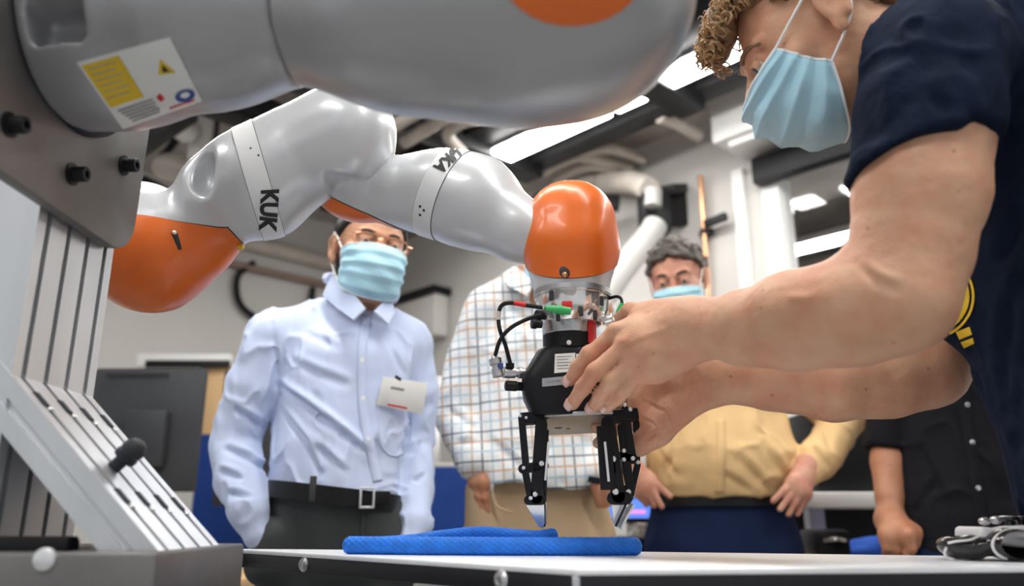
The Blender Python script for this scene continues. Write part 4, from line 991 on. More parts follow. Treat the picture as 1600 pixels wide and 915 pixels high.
# ================================================================== PEOPLE: shared builders
def head_frame(fwd, up_hint):
    f = Vector(fwd).normalized(); r = f.cross(Vector(up_hint)).normalized(); u = r.cross(f)
    return Matrix((r, f, u)).transposed()          # columns: right, forward, up
def head_sdf(slim=1.0):
    T = []
    f = U(.03, ell((0, -.012, .035), (.075, .096, .083)), ell((0, .030, -.035), (.060 * slim, .066, .088)))
    f = U(.018, f, ell((0, .074, -.108), (.024, .02, .018)), cap((-.05, .052, -.018), (-.03, .075, -.03), .018, .014), cap((.05, .052, -.018), (.03, .075, -.03), .018, .014))
    f = U(.012, f, cap((-.042, .078, .024), (-.012, .092, .020), .010, .010), cap((.042, .078, .024), (.012, .092, .020), .010, .010))
    f = sub(f, ell((-.032, .103, .002), (.017, .018, .0125)), .012); f = sub(f, ell((.032, .103, .002), (.017, .018, .0125)), .012)
    f = U(.008, f, cap((0, .090, .008), (0, .115, -.030), .008, .0125), ell((-.012, .103, -.035), (.008, .010, .007)), ell((.012, .103, -.035), (.008, .010, .007)))
    f = U(.006, f, ell((-.032, .0835, .002), (.0135, .012, .0125)), ell((.032, .0835, .002), (.0135, .012, .0125)))
    f = U(.004, f, cap((-.044, .088, .009), (-.020, .094, .0095), .0035), cap((.044, .088, .009), (.020, .094, .0095), .0035))
    f = U(.006, f, cap((-.018, .096, -.070), (.018, .096, -.070), .006), cap((-.014, .094, -.082), (.014, .094, -.082), .007))
    f = sub(f, cap((-.02, .104, -.0755), (.02, .104, -.0755), .0035), .004)
    for s in (-1, 1):
        ear = U(.006, ell((s * .080, -.012, .006), (.009, .020, .031)), cap((s * .085, -.024, .022), (s * .084, -.016, -.018), .006, .005), cap((s * .083, .000, .028), (s * .086, -.024, .024), .005), ell((s * .079, -.004, -.025), (.006, .009, .012)))
        ear = sub(ear, ell((s * .090, -.008, .004), (.007, .010, .016)), .005)
        f = U(.006, f, ear)
    return f
def eyes(o, R, s, par, gaze=(0, 0)):
    for sx in (-1, 1):
        c = o + R @ Vector((sx * .032, .0865, .0005)) * s
        g = G().ball((0, 0, 0), .0118 * s, 10); g.v = [tuple(c + Vector(v)) for v in g.v]; e = g.build('eyeball', M['eye'], par)
        d = (R @ Vector((gaze[0], 1, gaze[1]))).normalized(); G().lathe(c + d * .0105 * s, d, [(0, .0055 * s), (.0012 * s, .0052 * s), (.0018 * s, .003 * s)], 14).build('iris', M['iris'], e)
def eyelids(o, R, s, par, m, close=.35):
    for sx in (-1, 1):
        c = Vector((sx * .032, .0855, .0005)); V = []; F = []
        for i in range(7):
            for k in range(13):
                th = math.radians(80 - (80 - close * 10 + 12) * i / 6); ph = math.radians(-75 + 150 * k / 12)
                V.append(o + R @ (c + Vector((math.cos(th) * math.sin(ph), math.cos(th) * math.cos(ph), math.sin(th))) * .0131) * s)
        for i in range(6):
            for k in range(12): F.append((i * 13 + k, i * 13 + k + 1, (i + 1) * 13 + k + 1, (i + 1) * 13 + k))
        mesh_obj('eyelid', V, F, m, par)
def brows(o, R, s, par, m, thick=.0035, lift=0):
    for sx in (-1, 1):
        g = G(); pts = [o + R @ Vector((p[0] * (1 + lift * 9), p[1] + lift, p[2])) * s for p in ((sx * .014, .0985, .0205), (sx * .028, .0955, .026), (sx * .042, .0865, .0255), (sx * .051, .075, .019))]
        g.tube(curve_pts(pts, 5), [thick * s * q for q in ([.7] + [1] * 5 + [.95] * 5 + [.7] * 4 + [.4])], 8); g.build('eyebrow', m, par)
def face_mask(o, R, s, par, pleat=.0035, skew=0, wide=1.0, side=((.0735, .030, -.018), (.070, .024, -.086)),
              prof=((0, .1165, -.008), (.2, .133, -.030), (.45, .137, -.060), (.7, .128, -.088), (.88, .114, -.112), (1, .098, -.124))):
    nu, nv = 48, 40; V = []
    vs = [q[0] for q in prof]
    for j in range(nv + 1):
        v = j / nv; yf = float(np.interp(v, vs, [q[1] for q in prof])); zf_ = float(np.interp(v, vs, [q[2] for q in prof]))
        sx_, sy_, sz_ = [side[0][k] * (1 - v) + side[1][k] * v for k in range(3)]
        for i in range(nu + 1):
            u = -1 + 2 * i / nu; th = u * math.radians(88)
            x = sx_ * wide * math.sin(th); c = math.cos(th) ** .8
            y = sy_ + (yf - sy_) * c; z = sz_ * (1 - c) + zf_ * c
            tri = abs(((v * 4.2 + .2) % 1) - .35); pl_ = pleat * (tri - .3) * 2 * min(1, c * 2.2 + .2)
            wr = .0016 * math.sin(9 * u + 14 * v + skew) * c + .0014 * math.sin(21 * u - 9 * v) * (1 - c)
            d = Vector((math.sin(th), math.cos(th), 0)); p = Vector((x, y, z)) + d * (pl_ + wr)
            V.append(o + R @ p * s)
    F = [(j * (nu + 1) + i, j * (nu + 1) + i + 1, (j + 1) * (nu + 1) + i + 1, (j + 1) * (nu + 1) + i) for j in range(nv) for i in range(nu)]
    m = mesh_obj('face_mask', V, F, M['mask'], par); sd = m.modifiers.new('thickness', 'SOLIDIFY'); sd.thickness = .0012; sd.offset = 1
    row = lambda j: [V[j * (nu + 1) + i] for i in range(nu + 1)]; colm = lambda i: [V[j * (nu + 1) + i] for j in range(nv + 1)]
    for nm, pts in (('top_band', row(0)), ('bottom_band', row(nv)), ('side_band', colm(0)), ('side_band', colm(nu))):
        G().tube([Vector(p) for p in pts], .0022 * s, 6).build(nm, M['maskedge'], m)
    for sx, i in ((-1, 0), (1, nu)):
        a = V[i]; b = V[nv * (nu + 1) + i]; er = lambda p: o + R @ Vector((sx * p[0], p[1], p[2])) * s
        G().tube(curve_pts([Vector(a), er((.0815, -.004, .036)), er((.083, -.026, .036)), er((.083, -.032, .008)), er((.0815, -.018, -.024)), Vector(b)], 5), .0019 * s, 8).build('ear_loop', M['loop'], m)
    return m
def hair_cap(grow=.012, cut=(0, -.6, .8, .009), noise=.006, sc=60, front=.0):
    f = ell((0, -.016, .042), (.075 + grow, .097 + grow, .083 + grow))
    f = U(.02, f, ell((0, -.075, -.02), (.055 + grow * .5, .035, .05)))
    n = Vector(cut[:3]).normalized()
    f = cutp(f, n * cut[3], n, .006)
    def h(P):
        d = f(P)
        if np.isscalar(d): return d
        return d - noise * vnoise(P, sc, 3)
    return h
def build_hair(o, R, s, par, m, **k):
    V, Q = sdf_mesh(hair_cap(**k), (-.13, -.16, -.12), (.13, .15, .17), .0035, 1)
    V = np.array(o)[None] + (V * s) @ np.array(R).T
    return mesh_obj('hair', V, Q, m, par)
def hand_sdf(wrist, wr, fingers, thumb, k=.012, palm=.0135, k2=.006, back=0.0):
    """wrist: list of 2-3 points across the wrist; fingers: [MCP, PIP, DIP, TIP] with radii; thumb likewise"""
    fs = []
    pl_ = U(.02, *[cap(wrist[min(int(i * len(wrist) / len(fingers)), len(wrist) - 1)], f[0][0], wr, palm) for i, f in enumerate(fingers)],
            *[cap(fingers[i][0][0].lerp(wrist[0], back), fingers[i + 1][0][0].lerp(wrist[-1], back), palm * .95, palm * .95) for i in range(len(fingers) - 1)])
    if thumb: pl_ = U(.022, pl_, cap(thumb[0][0], thumb[0][1], thumb[1][0], thumb[1][1]))
    out = []
    for pts, rs in fingers: out.append(chain(pts, rs, k2))
    if thumb: out.append(chain(thumb[0][1:], thumb[1][1:], k2))
    def f(P):
        d0 = pl_(P); d = d0
        for g in out: d = np.minimum(d, smin(d0, g(P), k))
        return d
    return f
def cloth(name, f, lo, hi, vox, m, par, sm=2, noise=.003, nscale=14, creases=None, aniso=None, seed=1):
    V, Q = sdf_mesh(f, lo, hi, vox, sm)
    if noise:
        P = V * np.array(aniso) if aniso else V
        w1 = vnoise(P, nscale, seed); w2 = vnoise(P + .02 * w1[:, None], nscale * 2.1, seed + 1)
        rd = (1 - np.abs(vnoise(P + .035 * w2[:, None], nscale * .8, seed + 2))) ** 3; V = push(V, Q, noise * (1.5 * rd - .6 + .45 * w2))
    if creases: V = crease(V, Q, creases)
    o = mesh_obj(name, V, Q, m, par); return o, V, Q
def bbox(pts, pad):
    A = np.array([list(p) for p in pts]); return A.min(0) - pad, A.max(0) + pad
def patch_on(bv, pxs, off, name, m, par, thick=.0015):
    """small stitched piece (flap, tag, pocket) laid on a cloth surface: pixel outline -> solid"""
    P3 = []; N = Vector()
    for p in pxs: h, n = hit(bv, *p); P3.append(h); N += n
    N.normalize(); q = [Vector((x, y, 0)) for x, y in pxs]; c0 = sum(P3, Vector()) / len(P3); top = 0
    if len(pxs) == 4:
        for i in range(7):
            for k in range(7):
                e = q[0].lerp(q[1], i / 6).lerp(q[3].lerp(q[2], i / 6), k / 6); top = max(top, (hit(bv, e.x, e.y)[0] - c0).dot(N))
    P3 = [p + N * ((c0 - p).dot(N) + top + off) for p in P3]
    return G().prism(P3, N * thick).build(name, m, par, bevel=thick * .3)
def strip_on(bv, pxs, wpx, off, name, m, par, n=8):
    pts = curve_pts([Vector((x, y, 0)) for x, y in pxs], n); V = []; F = []
    for i, p in enumerate(pts):
        t = (pts[min(i + 1, len(pts) - 1)] - pts[max(i - 1, 0)]).normalized(); sd = Vector((-t.y, t.x, 0)) * wpx / 2
        for k in (-1, 0, 1):
            q = p + sd * k; h, nn = hit(bv, q.x, q.y); V.append(h + nn * off)
    for i in range(len(pts) - 1):
        for k in (0, 1): F.append((i * 3 + k, i * 3 + k + 1, (i + 1) * 3 + k + 1, (i + 1) * 3 + k))
    o = mesh_obj(name, V, F, m, par); sd = o.modifiers.new('thickness', 'SOLIDIFY'); sd.thickness = abs(off); sd.offset = 0; return o
def button(bv, x, y, r, m, par):
    h, n = hit(bv, x, y); return G().lathe(h + n * .0012, n, [(0, r), (.0015, r), (.0022, r * .8), (.0016, r * .5)], 14).build('button', m, par)
def ring_band(center, axis, udir, a, b, h, th, name, m, par, n=64):
    axis = Vector(axis).normalized(); u = Vector(udir); u = (u - axis * u.dot(axis)).normalized(); v = axis.cross(u); V = []; F = []
    for (r, z) in ((0, -h / 2), (th, -h / 2), (th, h / 2), (0, h / 2)):
        for k in range(n):
            t = 2 * math.pi * k / n; V.append(Vector(center) + u * math.cos(t) * (a + r) + v * math.sin(t) * (b + r) + axis * z)
    for q in range(4):
        for k in range(n): F.append((q * n + k, q * n + (k + 1) % n, ((q + 1) % 4) * n + (k + 1) % n, ((q + 1) % 4) * n + k))
    g = G(); g.add(V, F); return g.build(name, m, par, angle=40)
def legs(fx, name, m, par, hipL, hipR, z0, r0, r1, Yoff=0, top=None, shoes=True):
    """trousers from the waist to the floor, plus shoes"""
    a = Vector((hipL.x, hipL.y + Yoff, .06)); b = Vector((hipR.x, hipR.y + Yoff, .06))
    kl, kr = hipL.lerp(a, .5), hipR.lerp(b, .5)
    f = U(.03, chain([hipL, kl, a], [r0, r0 * .72, r1], .03), chain([hipR, kr, b], [r0, r0 * .72, r1], .03), *fx)
    f = cutp(f, (0, 0, .045), (0, 0, 1), .003)
    if top: f = cutp(f, top[0], top[1], .003)
    lo, hi = bbox([hipL, hipR, a, b, (hipL.x, hipL.y, z0 + .05)], .24)
    o, V, Q = cloth(name, cutp(f, (0, 0, z0), (0, 0, -1)) if z0 else f, lo, hi, .0075, m, par, noise=.003, nscale=9, aniso=(1, 1, .5))
    if shoes:
        for p in (a, b): G().ball((p.x, p.y - .06, .04), .05, 10, (.9, 2.5, .8)).build('shoe', M['leather'], par)
    return o, V, Q

# ================================================================== MAN IN THE PALE BLUE SHIRT
YA = 1.82
pa = thing('person', 'masked man in a pale blue dress shirt and glasses, hands in grey trouser pockets', 'person', (at(540, 800, 1.85).x, 1.85, 0))
HA = at(577, 399, YA); RA_ = head_frame((.41, -.905, -.03), (.07, .05, 1)); sA = 1.06
nA = at(571, 496, YA + .06)
fA = U(.02, xf(head_sdf(), HA, RA_, sA), cap(HA + RA_ @ Vector((0, -.03, -.075)), nA + Vector((0, .02, -.02)), .056, .060), cap(nA, at(540, 600, 1.86), .07, .10), cap(at(460, 530, 1.85), at(630, 540, 1.88), .05, .05))
lo, hi = bbox([HA, at(430, 560, 1.86), at(660, 620, 1.88)], .15)
V, Q = sdf_mesh(fA, lo, hi, .0034, 2); bodyA = mesh_obj('body', V, Q, M['skinA'], pa)
eyes(HA, RA_, sA, bodyA, (.05, -.15)); eyelids(HA, RA_, sA, bodyA, M['skinA']); brows(HA, RA_, sA, bodyA, M['brow'])
build_hair(HA, RA_, sA, pa, M['hairblack'], grow=.009, cut=(0, -.62, .78, .014), noise=.003)
face_mask(HA, RA_, sA, pa, wide=.97, side=((.0735, .040, -.012), (.068, .030, -.086)))
# glasses
gl = bpy.data.objects.new('glasses', None)
L2 = lambda p: HA + RA_ @ Vector(p) * sA
gg = G()
for sx in (-1, 1):
    rim = [L2((sx * .033 + .0255 * math.copysign(abs(math.cos(t)) ** .7, math.cos(t)), .1095 - abs(sx * .033 + .0255 * math.cos(t)) * .16, .000 + .0165 * math.copysign(abs(math.sin(t)) ** .7, math.sin(t)))) for t in np.linspace(0, 2 * math.pi, 28, endpoint=False)]
    gg.tube(rim, .0011, 6, closed=True); gg.tube([L2((sx * .060, .099, .006)), L2((sx * .074, .085, .010)), L2((sx * .082, .0, .012))], .0014, 6)
    gg.tube([L2((sx * .0585 * s_, .1035 - .004 * (s_ > .9), .0165 - .003 * (s_ > .9))) for s_ in (.13, .55, 1)], .0019, 6)
gg.tube([L2((-.008, .111, .004)), L2((0, .113, .007)), L2((.008, .111, .004))], .0013, 6)
gls = gg.build('glasses', M['copper'], pa)
for sx in (-1, 1):
    P3 = [L2((sx * .033 + .0245 * math.copysign(abs(math.cos(t)) ** .7, math.cos(t)), .1090 - abs(sx * .033 + .0245 * math.cos(t)) * .16, .0155 * math.copysign(abs(math.sin(t)) ** .7, math.sin(t)))) for t in np.linspace(0, 2 * math.pi, 24, endpoint=False)]
    mesh_obj('lens', P3, [tuple(range(24))], M['glass'], gls, smooth=False)
# shirt
uA = (.96, -.28, 0)
wst = at(521, 775, 1.83)
torso = U(.05, ecap(at(535, 575, 1.85), wst + Vector((0, 0, .0)), (.165, .112), (.150, .108), uA), ecap(at(535, 560, 1.855), at(545, 520, 1.87), (.150, .095), (.13, .075), uA), cap(at(440, 517, 1.82), nA + Vector((-.03, .02, -.01)), .056, .06), cap(at(636, 532, 1.88), nA + Vector((.03, .02, -.015)), .052, .06))
torso = cutp(torso, at(521, 783, 1.83), Vector((.115, .02, 1)), .004)
slL = chain([at(424, 528, 1.81), at(396, 600, 1.815), at(366, 690, 1.84), at(374, 745, 1.80), at(390, 795, 1.76), at(404, 838, 1.75), at(410, 856, 1.75)], [.059, .057, .054, .051, .041, .027, .022], .02)
slR = chain([at(642, 545, 1.89), at(652, 610, 1.91), at(646, 690, 1.93), at(648, 760, 1.87), at(646, 815, 1.82), at(636, 848, 1.80)], [.050, .047, .047, .043, .040, .033], .02)
fS = U(.022, torso, slL, slR)
fS = sub(fS, cap(nA + Vector((.003, -.01, .01)), nA + Vector((.015, -.06, .14)), .062, .085), .01)
cr = [([(436, 602), (500, 648), (572, 706)], 0.0085, 0.0135), ([(440, 640), (480, 690), (500, 738)], 0.0076, 0.0090), ([(428, 505), (433, 560), (437, 618)], 0.0068, 0.0120), ([(372, 640), (412, 668)], 0.0085, 0.0120), ([(352, 700), (392, 715), (420, 735)], 0.0085, 0.0135),
      ([(345, 735), (380, 748)], 0.0076, 0.0090), ([(645, 632), (634, 668), (625, 705)], 0.0076, 0.0120), ([(655, 690), (640, 712)], 0.0076, 0.0090), ([(590, 690), (588, 745)], 0.0068, 0.0090), ([(455, 565), (500, 585), (540, 600)], 0.0102, 0.0060), ([(500, 700), (540, 738)], 0.0085, 0.0075),
      ([(356, 770), (392, 775)], 0.0076, 0.0090), ([(650, 750), (666, 738)], 0.0068, 0.0090), ([(480, 520), (530, 545)], 0.0102, 0.0045), ([(606, 530), (632, 585)], 0.0085, 0.0045), ([(610, 660), (600, 720)], 0.0085, 0.0075)]
lo, hi = bbox([at(350, 700, 1.85), at(660, 500, 1.9), at(400, 850, 1.75), nA], .12)
shA, VS, QS = cloth('shirt', fS, lo, hi, .0045, M['shirtA'], pa, noise=.0050, nscale=16, creases=cr, aniso=(1, 1, .7)); bS = bvh_of(VS, QS)
# collar, placket, buttons, pocket, cuffs
def flap(pts, name, m, par, th=.003):
    P = [Vector(p) for p in pts]; n = (P[1] - P[0]).cross(P[3] - P[0]).normalized(); n = n if n.y < 0 else -n
    return G().prism([p - n * th for p in P], n * th * 2).build(name, m, par, bevel=.0012)
flap([at(519, 428, 1.80), at(548, 452, 1.735), at(571, 482, 1.70), at(553, 500, 1.695), at(528, 482, 1.735), at(505, 462, 1.80)], 'collar_flap', M['shirtA'], shA)
flap([at(611, 462, 1.80), at(596, 474, 1.745), at(584, 486, 1.715), at(606, 506, 1.72), at(616, 490, 1.76)], 'collar_flap', M['shirtA'], shA)
G().tube(curve_pts([at(519, 436, 1.80), at(514, 434, 1.90), at(560, 432, 1.95), at(612, 448, 1.93), at(614, 466, 1.81)], 6), [.014] * 25, 8).build('collar_stand', M['shirtA'], shA)
strip_on(bS, [(572, 492), (566, 540), (565, 600), (568, 650), (578, 700), (590, 752)], 15, .0016, 'placket', M['shirtA'], shA)
for x, y in ((570, 505), (566, 562), (567, 622), (575, 685)): button(bS, x, y, .0048, M['white'], shA)
strip_on(bS, [(592, 628), (594, 690), (615, 712), (640, 695), (645, 640)], 3, .0012, 'pocket_seam', M['shirtA'], shA)
tg = patch_on(bS, [(596, 588), (650, 598), (641, 644), (586, 632)], .004, 'name_tag', M['label'], pa, .0018)
bt = BVHTree.FromPolygons([v.co[:] for v in tg.data.vertices], [tuple(p.vertices) for p in tg.data.polygons])
decal([(611, 603), (632, 607), (631, 611), (610, 607)], bt, .0006, *grid2(2, 1), 'print_line', M['grey'], tg); decal([(606, 630), (636, 636), (636, 639), (605, 633)], bt, .0006, *grid2(2, 1), 'print_line', M['red'], tg)
G().beam(at(618, 588, 1.70), at(626, 593, 1.70), .012, .006).build('tag_clip', M['black'], tg)
# trousers and belt
bc = at(521, 775, 1.83); bax = Vector((.115, .02, 1)).normalized()
hl, hr = at(470, 850, 1.86), at(586, 850, 1.87)
trA, VT, QT = legs([ecap(at(521, 768, 1.84), at(528, 850, 1.86), (.157, .112), (.172, .12), uA), cap(at(420, 842, 1.765), at(418, 880, 1.77), .042, .05), cap(at(632, 845, 1.82), at(634, 880, 1.82), .038, .045)], 'trousers', M['greytr'], pa, hl, hr, 0, .095, .06, top=(bc + bax * .012, -bax))
blt = ring_band(bc, bax, uA, .1535, .113, .036, .004, 'belt', M['leather'], pa)
bb = BVHTree.FromPolygons([v.co[:] for v in blt.data.vertices], [tuple(p.vertices) for p in blt.data.polygons])
for x in (489,):
    h, n = hit(bb, x, 763); G().box(h + n * .001, (.014, .006, .052)).build('belt_loop', M['greytr'], trA, bevel=.002)
h, n = hit(bb, 573, 777); t_ = UZ.cross(n).normalized()
for q, sz in ((t_ * .014, (.005, .006, .044)), (t_ * -.014, (.005, .006, .044)), (UZ * .0195, (.030, .006, .005)), (UZ * -.0195, (.030, .006, .005))): G().box(h + q + n * .003, sz, Matrix((t_, n, UZ)).transposed()).build('buckle', M['steel'], blt, bevel=.0015)
G().beam(h + t_ * .012 + n * .003, h + t_ * .05 + n * .002, .028, .004, n).build('belt_tip', M['leather'], blt, bevel=.002)
bT = bvh_of(VT, QT); strip_on(bT, [(568, 800), (566, 830), (564, 856)], 5, .002, 'fly_seam', M['greytr'], trA)

# ================================================================== MAN IN THE CHECKED SHIRT (head behind the robot wrist)
pb = thing('person', 'man in a white checked shirt and khaki trousers whose head the robot wrist hides', 'person', (at(840, 800, 2.0).x, 2.02, 0))
HB = at(862, 374, 2.0); RB = head_frame((.05, -.9, -.35), (0, 0, 1)); nB = at(845, 440, 2.06)
whB = at(752, 752, 1.93)
fB = U(.02, xf(head_sdf(), HB, RB, 1.0), cap(HB + RB @ Vector((0, -.03, -.075)), nB, .058, .062), cap(nB, at(840, 560, 2.08), .07, .10), cap(at(760, 480, 2.05), at(930, 490, 2.05), .05, .05),
       chain([at(760, 480, 2.05), at(716, 640, 2.04), at(745, 728, 1.95)], [.045, .038, .028], .02),
       hand_sdf([at(742, 726, 1.95), at(752, 724, 1.94)], .024, [([at(742, 752, 1.93), at(747, 775, 1.92), at(752, 795, 1.92)], [.011, .010, .009]), ([at(755, 754, 1.92), at(758, 778, 1.915), at(762, 798, 1.92)], [.011, .010, .009])], None))
lo, hi = bbox([HB, at(735, 800, 1.95), at(930, 490, 2.05), at(716, 640, 2.04)], .14)
V, Q = sdf_mesh(fB, lo, hi, .005, 2); bodyB = mesh_obj('body', V, Q, M['skinD'], pb)
build_hair(HB, RB, 1.0, pb, M['hairblack'], grow=.012, noise=.004)
face_mask(HB, RB, 1.0, pb)
uB = (1, .05, 0)
fS = U(.03, ecap(at(835, 560, 2.05), at(842, 745, 2.0), (.175, .118), (.172, .118), uB), ecap(at(835, 560, 2.05), at(838, 500, 2.07), (.170, .10), (.15, .085), uB), cap(at(765, 478, 2.04), nB, .058, .066), cap(at(925, 490, 2.06), nB, .058, .066))
arm = U(.03, chain([at(757, 490, 2.03), at(734, 560, 2.03), at(716, 650, 2.02), at(742, 722, 1.94)], [.062, .060, .058, .044], .03), chain([at(928, 500, 2.06), at(935, 600, 2.06), at(928, 660, 2.04), at(926, 735, 1.94)], [.058, .050, .052, .042], .03))
fS = U(.018, fS, arm)
fS = sub(fS, cap(nB + Vector((0, -.02, .02)), nB + Vector((0, -.05, .14)), .06, .08), .01)
def hem(P):                                            # wavy shirt tail
    return None
zt_ = at(840, 765, 1.9).z
def hemcut(f):
    def h(P):
        d = f(P)
        if np.isscalar(d): return d
        hz = zt_ + .012 * np.sin(P[:, 0] * 24 + 1.0) + np.abs(P[:, 0] - at(840, 760, 1.9).x) * .12
        m = -(P[:, 2] - hz); far = P[:, 0] < at(772, 700, 1.95).x
        return np.where(far, d, np.maximum(d, m))
    return h
lo, hi = bbox([at(700, 650, 2.02), at(945, 500, 2.06), at(840, 775, 1.95), nB], .13)
crB = [([(740, 560), (752, 640)], .012, .010), ([(702, 640), (742, 668)], .010, .008), ([(712, 690), (745, 690)], .010, .008), ([(770, 600), (790, 700)], .014, .006), ([(790, 500), (800, 640)], .012, .004), ([(870, 690), (880, 770)], .012, .005), ([(770, 690), (830, 745)], .012, .006)]
shB, VB, QB = cloth('shirt', hemcut(fS), lo, hi, .0055, M['plaid'], pb, noise=.004, nscale=12, creases=crB); bB = bvh_of(VB, QB)
flap([at(786, 428, 2.02), at(802, 416, 1.98), at(836, 440, 1.93), at(824, 462, 1.92), at(794, 446, 1.96)], 'collar_flap', M['plaid'], shB)
strip_on(bB, [(850, 690), (850, 730), (852, 765)], 15, .0016, 'placket', M['plaid'], shB)
for y in (700, 740): button(bB, 851, y, .0045, M['white'], shB)
legs([ecap(at(840, 740, 2.03), at(842, 850, 2.04), (.165, .112), (.182, .122), uB), cap(at(752, 765, 1.95), at(758, 840, 1.96), .040, .05)], 'trousers', M['khaki'], pb, at(785, 850, 2.04), at(895, 850, 2.04), 0, .10, .065)
G().tube(curve_pts([at(768, 758, 1.915), at(776, 790, 1.905), at(800, 800, 1.90)], 6), .003, 6).build('pocket_seam', M['khaki'], pb)
wb = at(936, 748, 1.92); ring_band(wb, (.1, -.2, 1), (1, 0, 0), .028, .024, .014, .004, 'watch', M['leather'], pb)
G().tube([at(927, 735, 1.94), at(940, 760, 1.92), at(944, 790, 1.93)], [.026, .027, .02], 12).build('wrist', M['skinD'], bodyB)

# ================================================================== MAN IN THE TAN SHIRT, hands on hips
YC = 2.32
pc = thing('person', 'grey-haired masked man in a tan shirt with his hands on his hips', 'person', (at(1130, 850, YC).x, YC, 0))
HC = at(1059, 440, YC); RC = head_frame((-.34, -.896, -.284), (-.164, -.241, .957)); nC = at(1082, 525, YC + .05)
def bg_hand(wrist, mcp, tips, r, thumb=None):
    fs = []
    for a, b in zip(mcp, tips): fs.append(([a, a.lerp(b, .45) + Vector((0, -.004, 0)), b], [r, r * .95, r * .8]))
    return hand_sdf([wrist], .026, fs, ([wrist, thumb[0], thumb[1]], [.02, r * 1.1, r]) if thumb else None, palm=.0135)
wl_, wr2 = at(1262, 728, 2.20), at(990, 738, 2.22)
hl_ = bg_hand(wl_, [at(1238, 752, 2.15), at(1243, 760, 2.15), at(1250, 767, 2.15), at(1258, 772, 2.16)], [at(1208, 782, 2.14), at(1219, 795, 2.14), at(1232, 803, 2.15), at(1246, 802, 2.16)], .0105, (at(1248, 738, 2.18), at(1232, 742, 2.20)))
hr_ = bg_hand(wr2, [at(1014, 748, 2.16), at(1012, 756, 2.15), at(1008, 764, 2.15), at(1002, 770, 2.16)], [at(1047, 775, 2.14), at(1034, 791, 2.14), at(1022, 790, 2.15), at(1010, 788, 2.16)], .0105, (at(1008, 742, 2.17), at(1022, 745, 2.19)))
fC = U(.02, xf(head_sdf(), HC, RC, 1.0), cap(HC + RC @ Vector((0, -.03, -.075)), nC, .06, .066), cap(nC, at(1110, 620, YC + .05), .08, .12), cap(at(1010, 570, YC + .03), at(1220, 570, YC + .03), .05, .05),
       chain([at(1222, 575, YC), at(1318, 660, 2.36), wl_], [.05, .042, .030], .02), chain([at(1008, 575, YC), at(940, 655, 2.36), wr2], [.05, .042, .030], .02))
fC = U(.01, fC, hl_, hr_)
lo, hi = bbox([HC, at(930, 655, 2.36), at(1330, 660, 2.36), at(1220, 805, 2.14)], .14)
V, Q = sdf_mesh(fC, lo, hi, .0042, 2); bodyC = mesh_obj('body', V, Q, M['skinC'], pc)
eyes(HC, RC, 1.0, bodyC, (-.1, -.25)); eyelids(HC, RC, 1.0, bodyC, M['skinC'], .2); brows(HC, RC, 1.0, bodyC, M['brow'], .0042)
build_hair(HC, RC, 1.0, pc, M['hairgrey'], grow=.014, cut=(0, -.50, .86, .026), noise=.010, sc=70)
face_mask(HC, RC, 1.0, pc, side=((.070, .042, -.026), (.068, .030, -.090)), prof=((0, .118, -.015), (.2, .133, -.034), (.45, .136, -.062), (.7, .128, -.092), (.88, .114, -.114), (1, .098, -.126)))
uC = (1, 0, 0)
fS = U(.03, ecap(at(1115, 600, YC), at(1128, 715, YC - .03), (.195, .125), (.205, .150), uC), ecap(at(1128, 715, YC - .03), at(1128, 785, YC), (.205, .150), (.200, .130), uC), ecap(at(1112, 600, YC + .02), at(1108, 560, YC + .03), (.195, .12), (.17, .10), uC), cap(at(1020, 570, YC + .03), nC, .06, .07), cap(at(1212, 570, YC + .03), nC, .06, .07))
fS = U(.018, fS, chain([at(1222, 580, YC), at(1318, 655, 2.36), at(1275, 722, 2.22), at(1262, 738, 2.20)], [.062, .058, .054, .040], .03), chain([at(1010, 580, YC), at(938, 655, 2.36), at(975, 728, 2.23)], [.062, .058, .042], .03))
fS = cutp(fS, at(1128, 776, 2.18), (0, 0, 1), .004)
fS = sub(fS, cap(nC + Vector((0, -.02, .02)), nC + Vector((-.01, -.05, .14)), .06, .08), .01)
lo, hi = bbox([at(930, 655, 2.36), at(1335, 650, 2.36), at(1128, 790, 2.2), nC], .14)
crC = [([(1150, 650), (1160, 720), (1200, 765)], .014, .010), ([(1190, 650), (1200, 700), (1225, 740)], .014, .009), ([(1060, 680), (1040, 740)], .014, .007), ([(1090, 700), (1095, 765)], .012, .006), ([(1290, 668), (1300, 715)], .012, .009), ([(1265, 690), (1300, 735)], .010, .007), ([(1130, 740), (1180, 772)], .012, .006), ([(1020, 690), (1060, 745)], .012, .005)]
shC, VC, QC = cloth('shirt', fS, lo, hi, .006, M['tan'], pc, noise=.005, nscale=11, creases=crC); bC = bvh_of(VC, QC)
strip_on(bC, [(1126, 655), (1127, 710), (1124, 770)], 14, .0018, 'placket', M['tan'], shC)
for y in (680, 735): button(bC, 1126, y, .0045, M['tan'], shC)
ring_band(at(1128, 781, YC - .005), UZ, uC, .199, .130, .034, .005, 'belt', M['leather'], pc)
legs([ecap(at(1128, 778, YC), at(1128, 862, YC + .02), (.198, .128), (.205, .135), uC)], 'trousers', M['navy'], pc, at(1072, 858, YC + .02), at(1188, 858, YC + .02), 0, .115, .07)
h = at(1231, 788, 2.13)
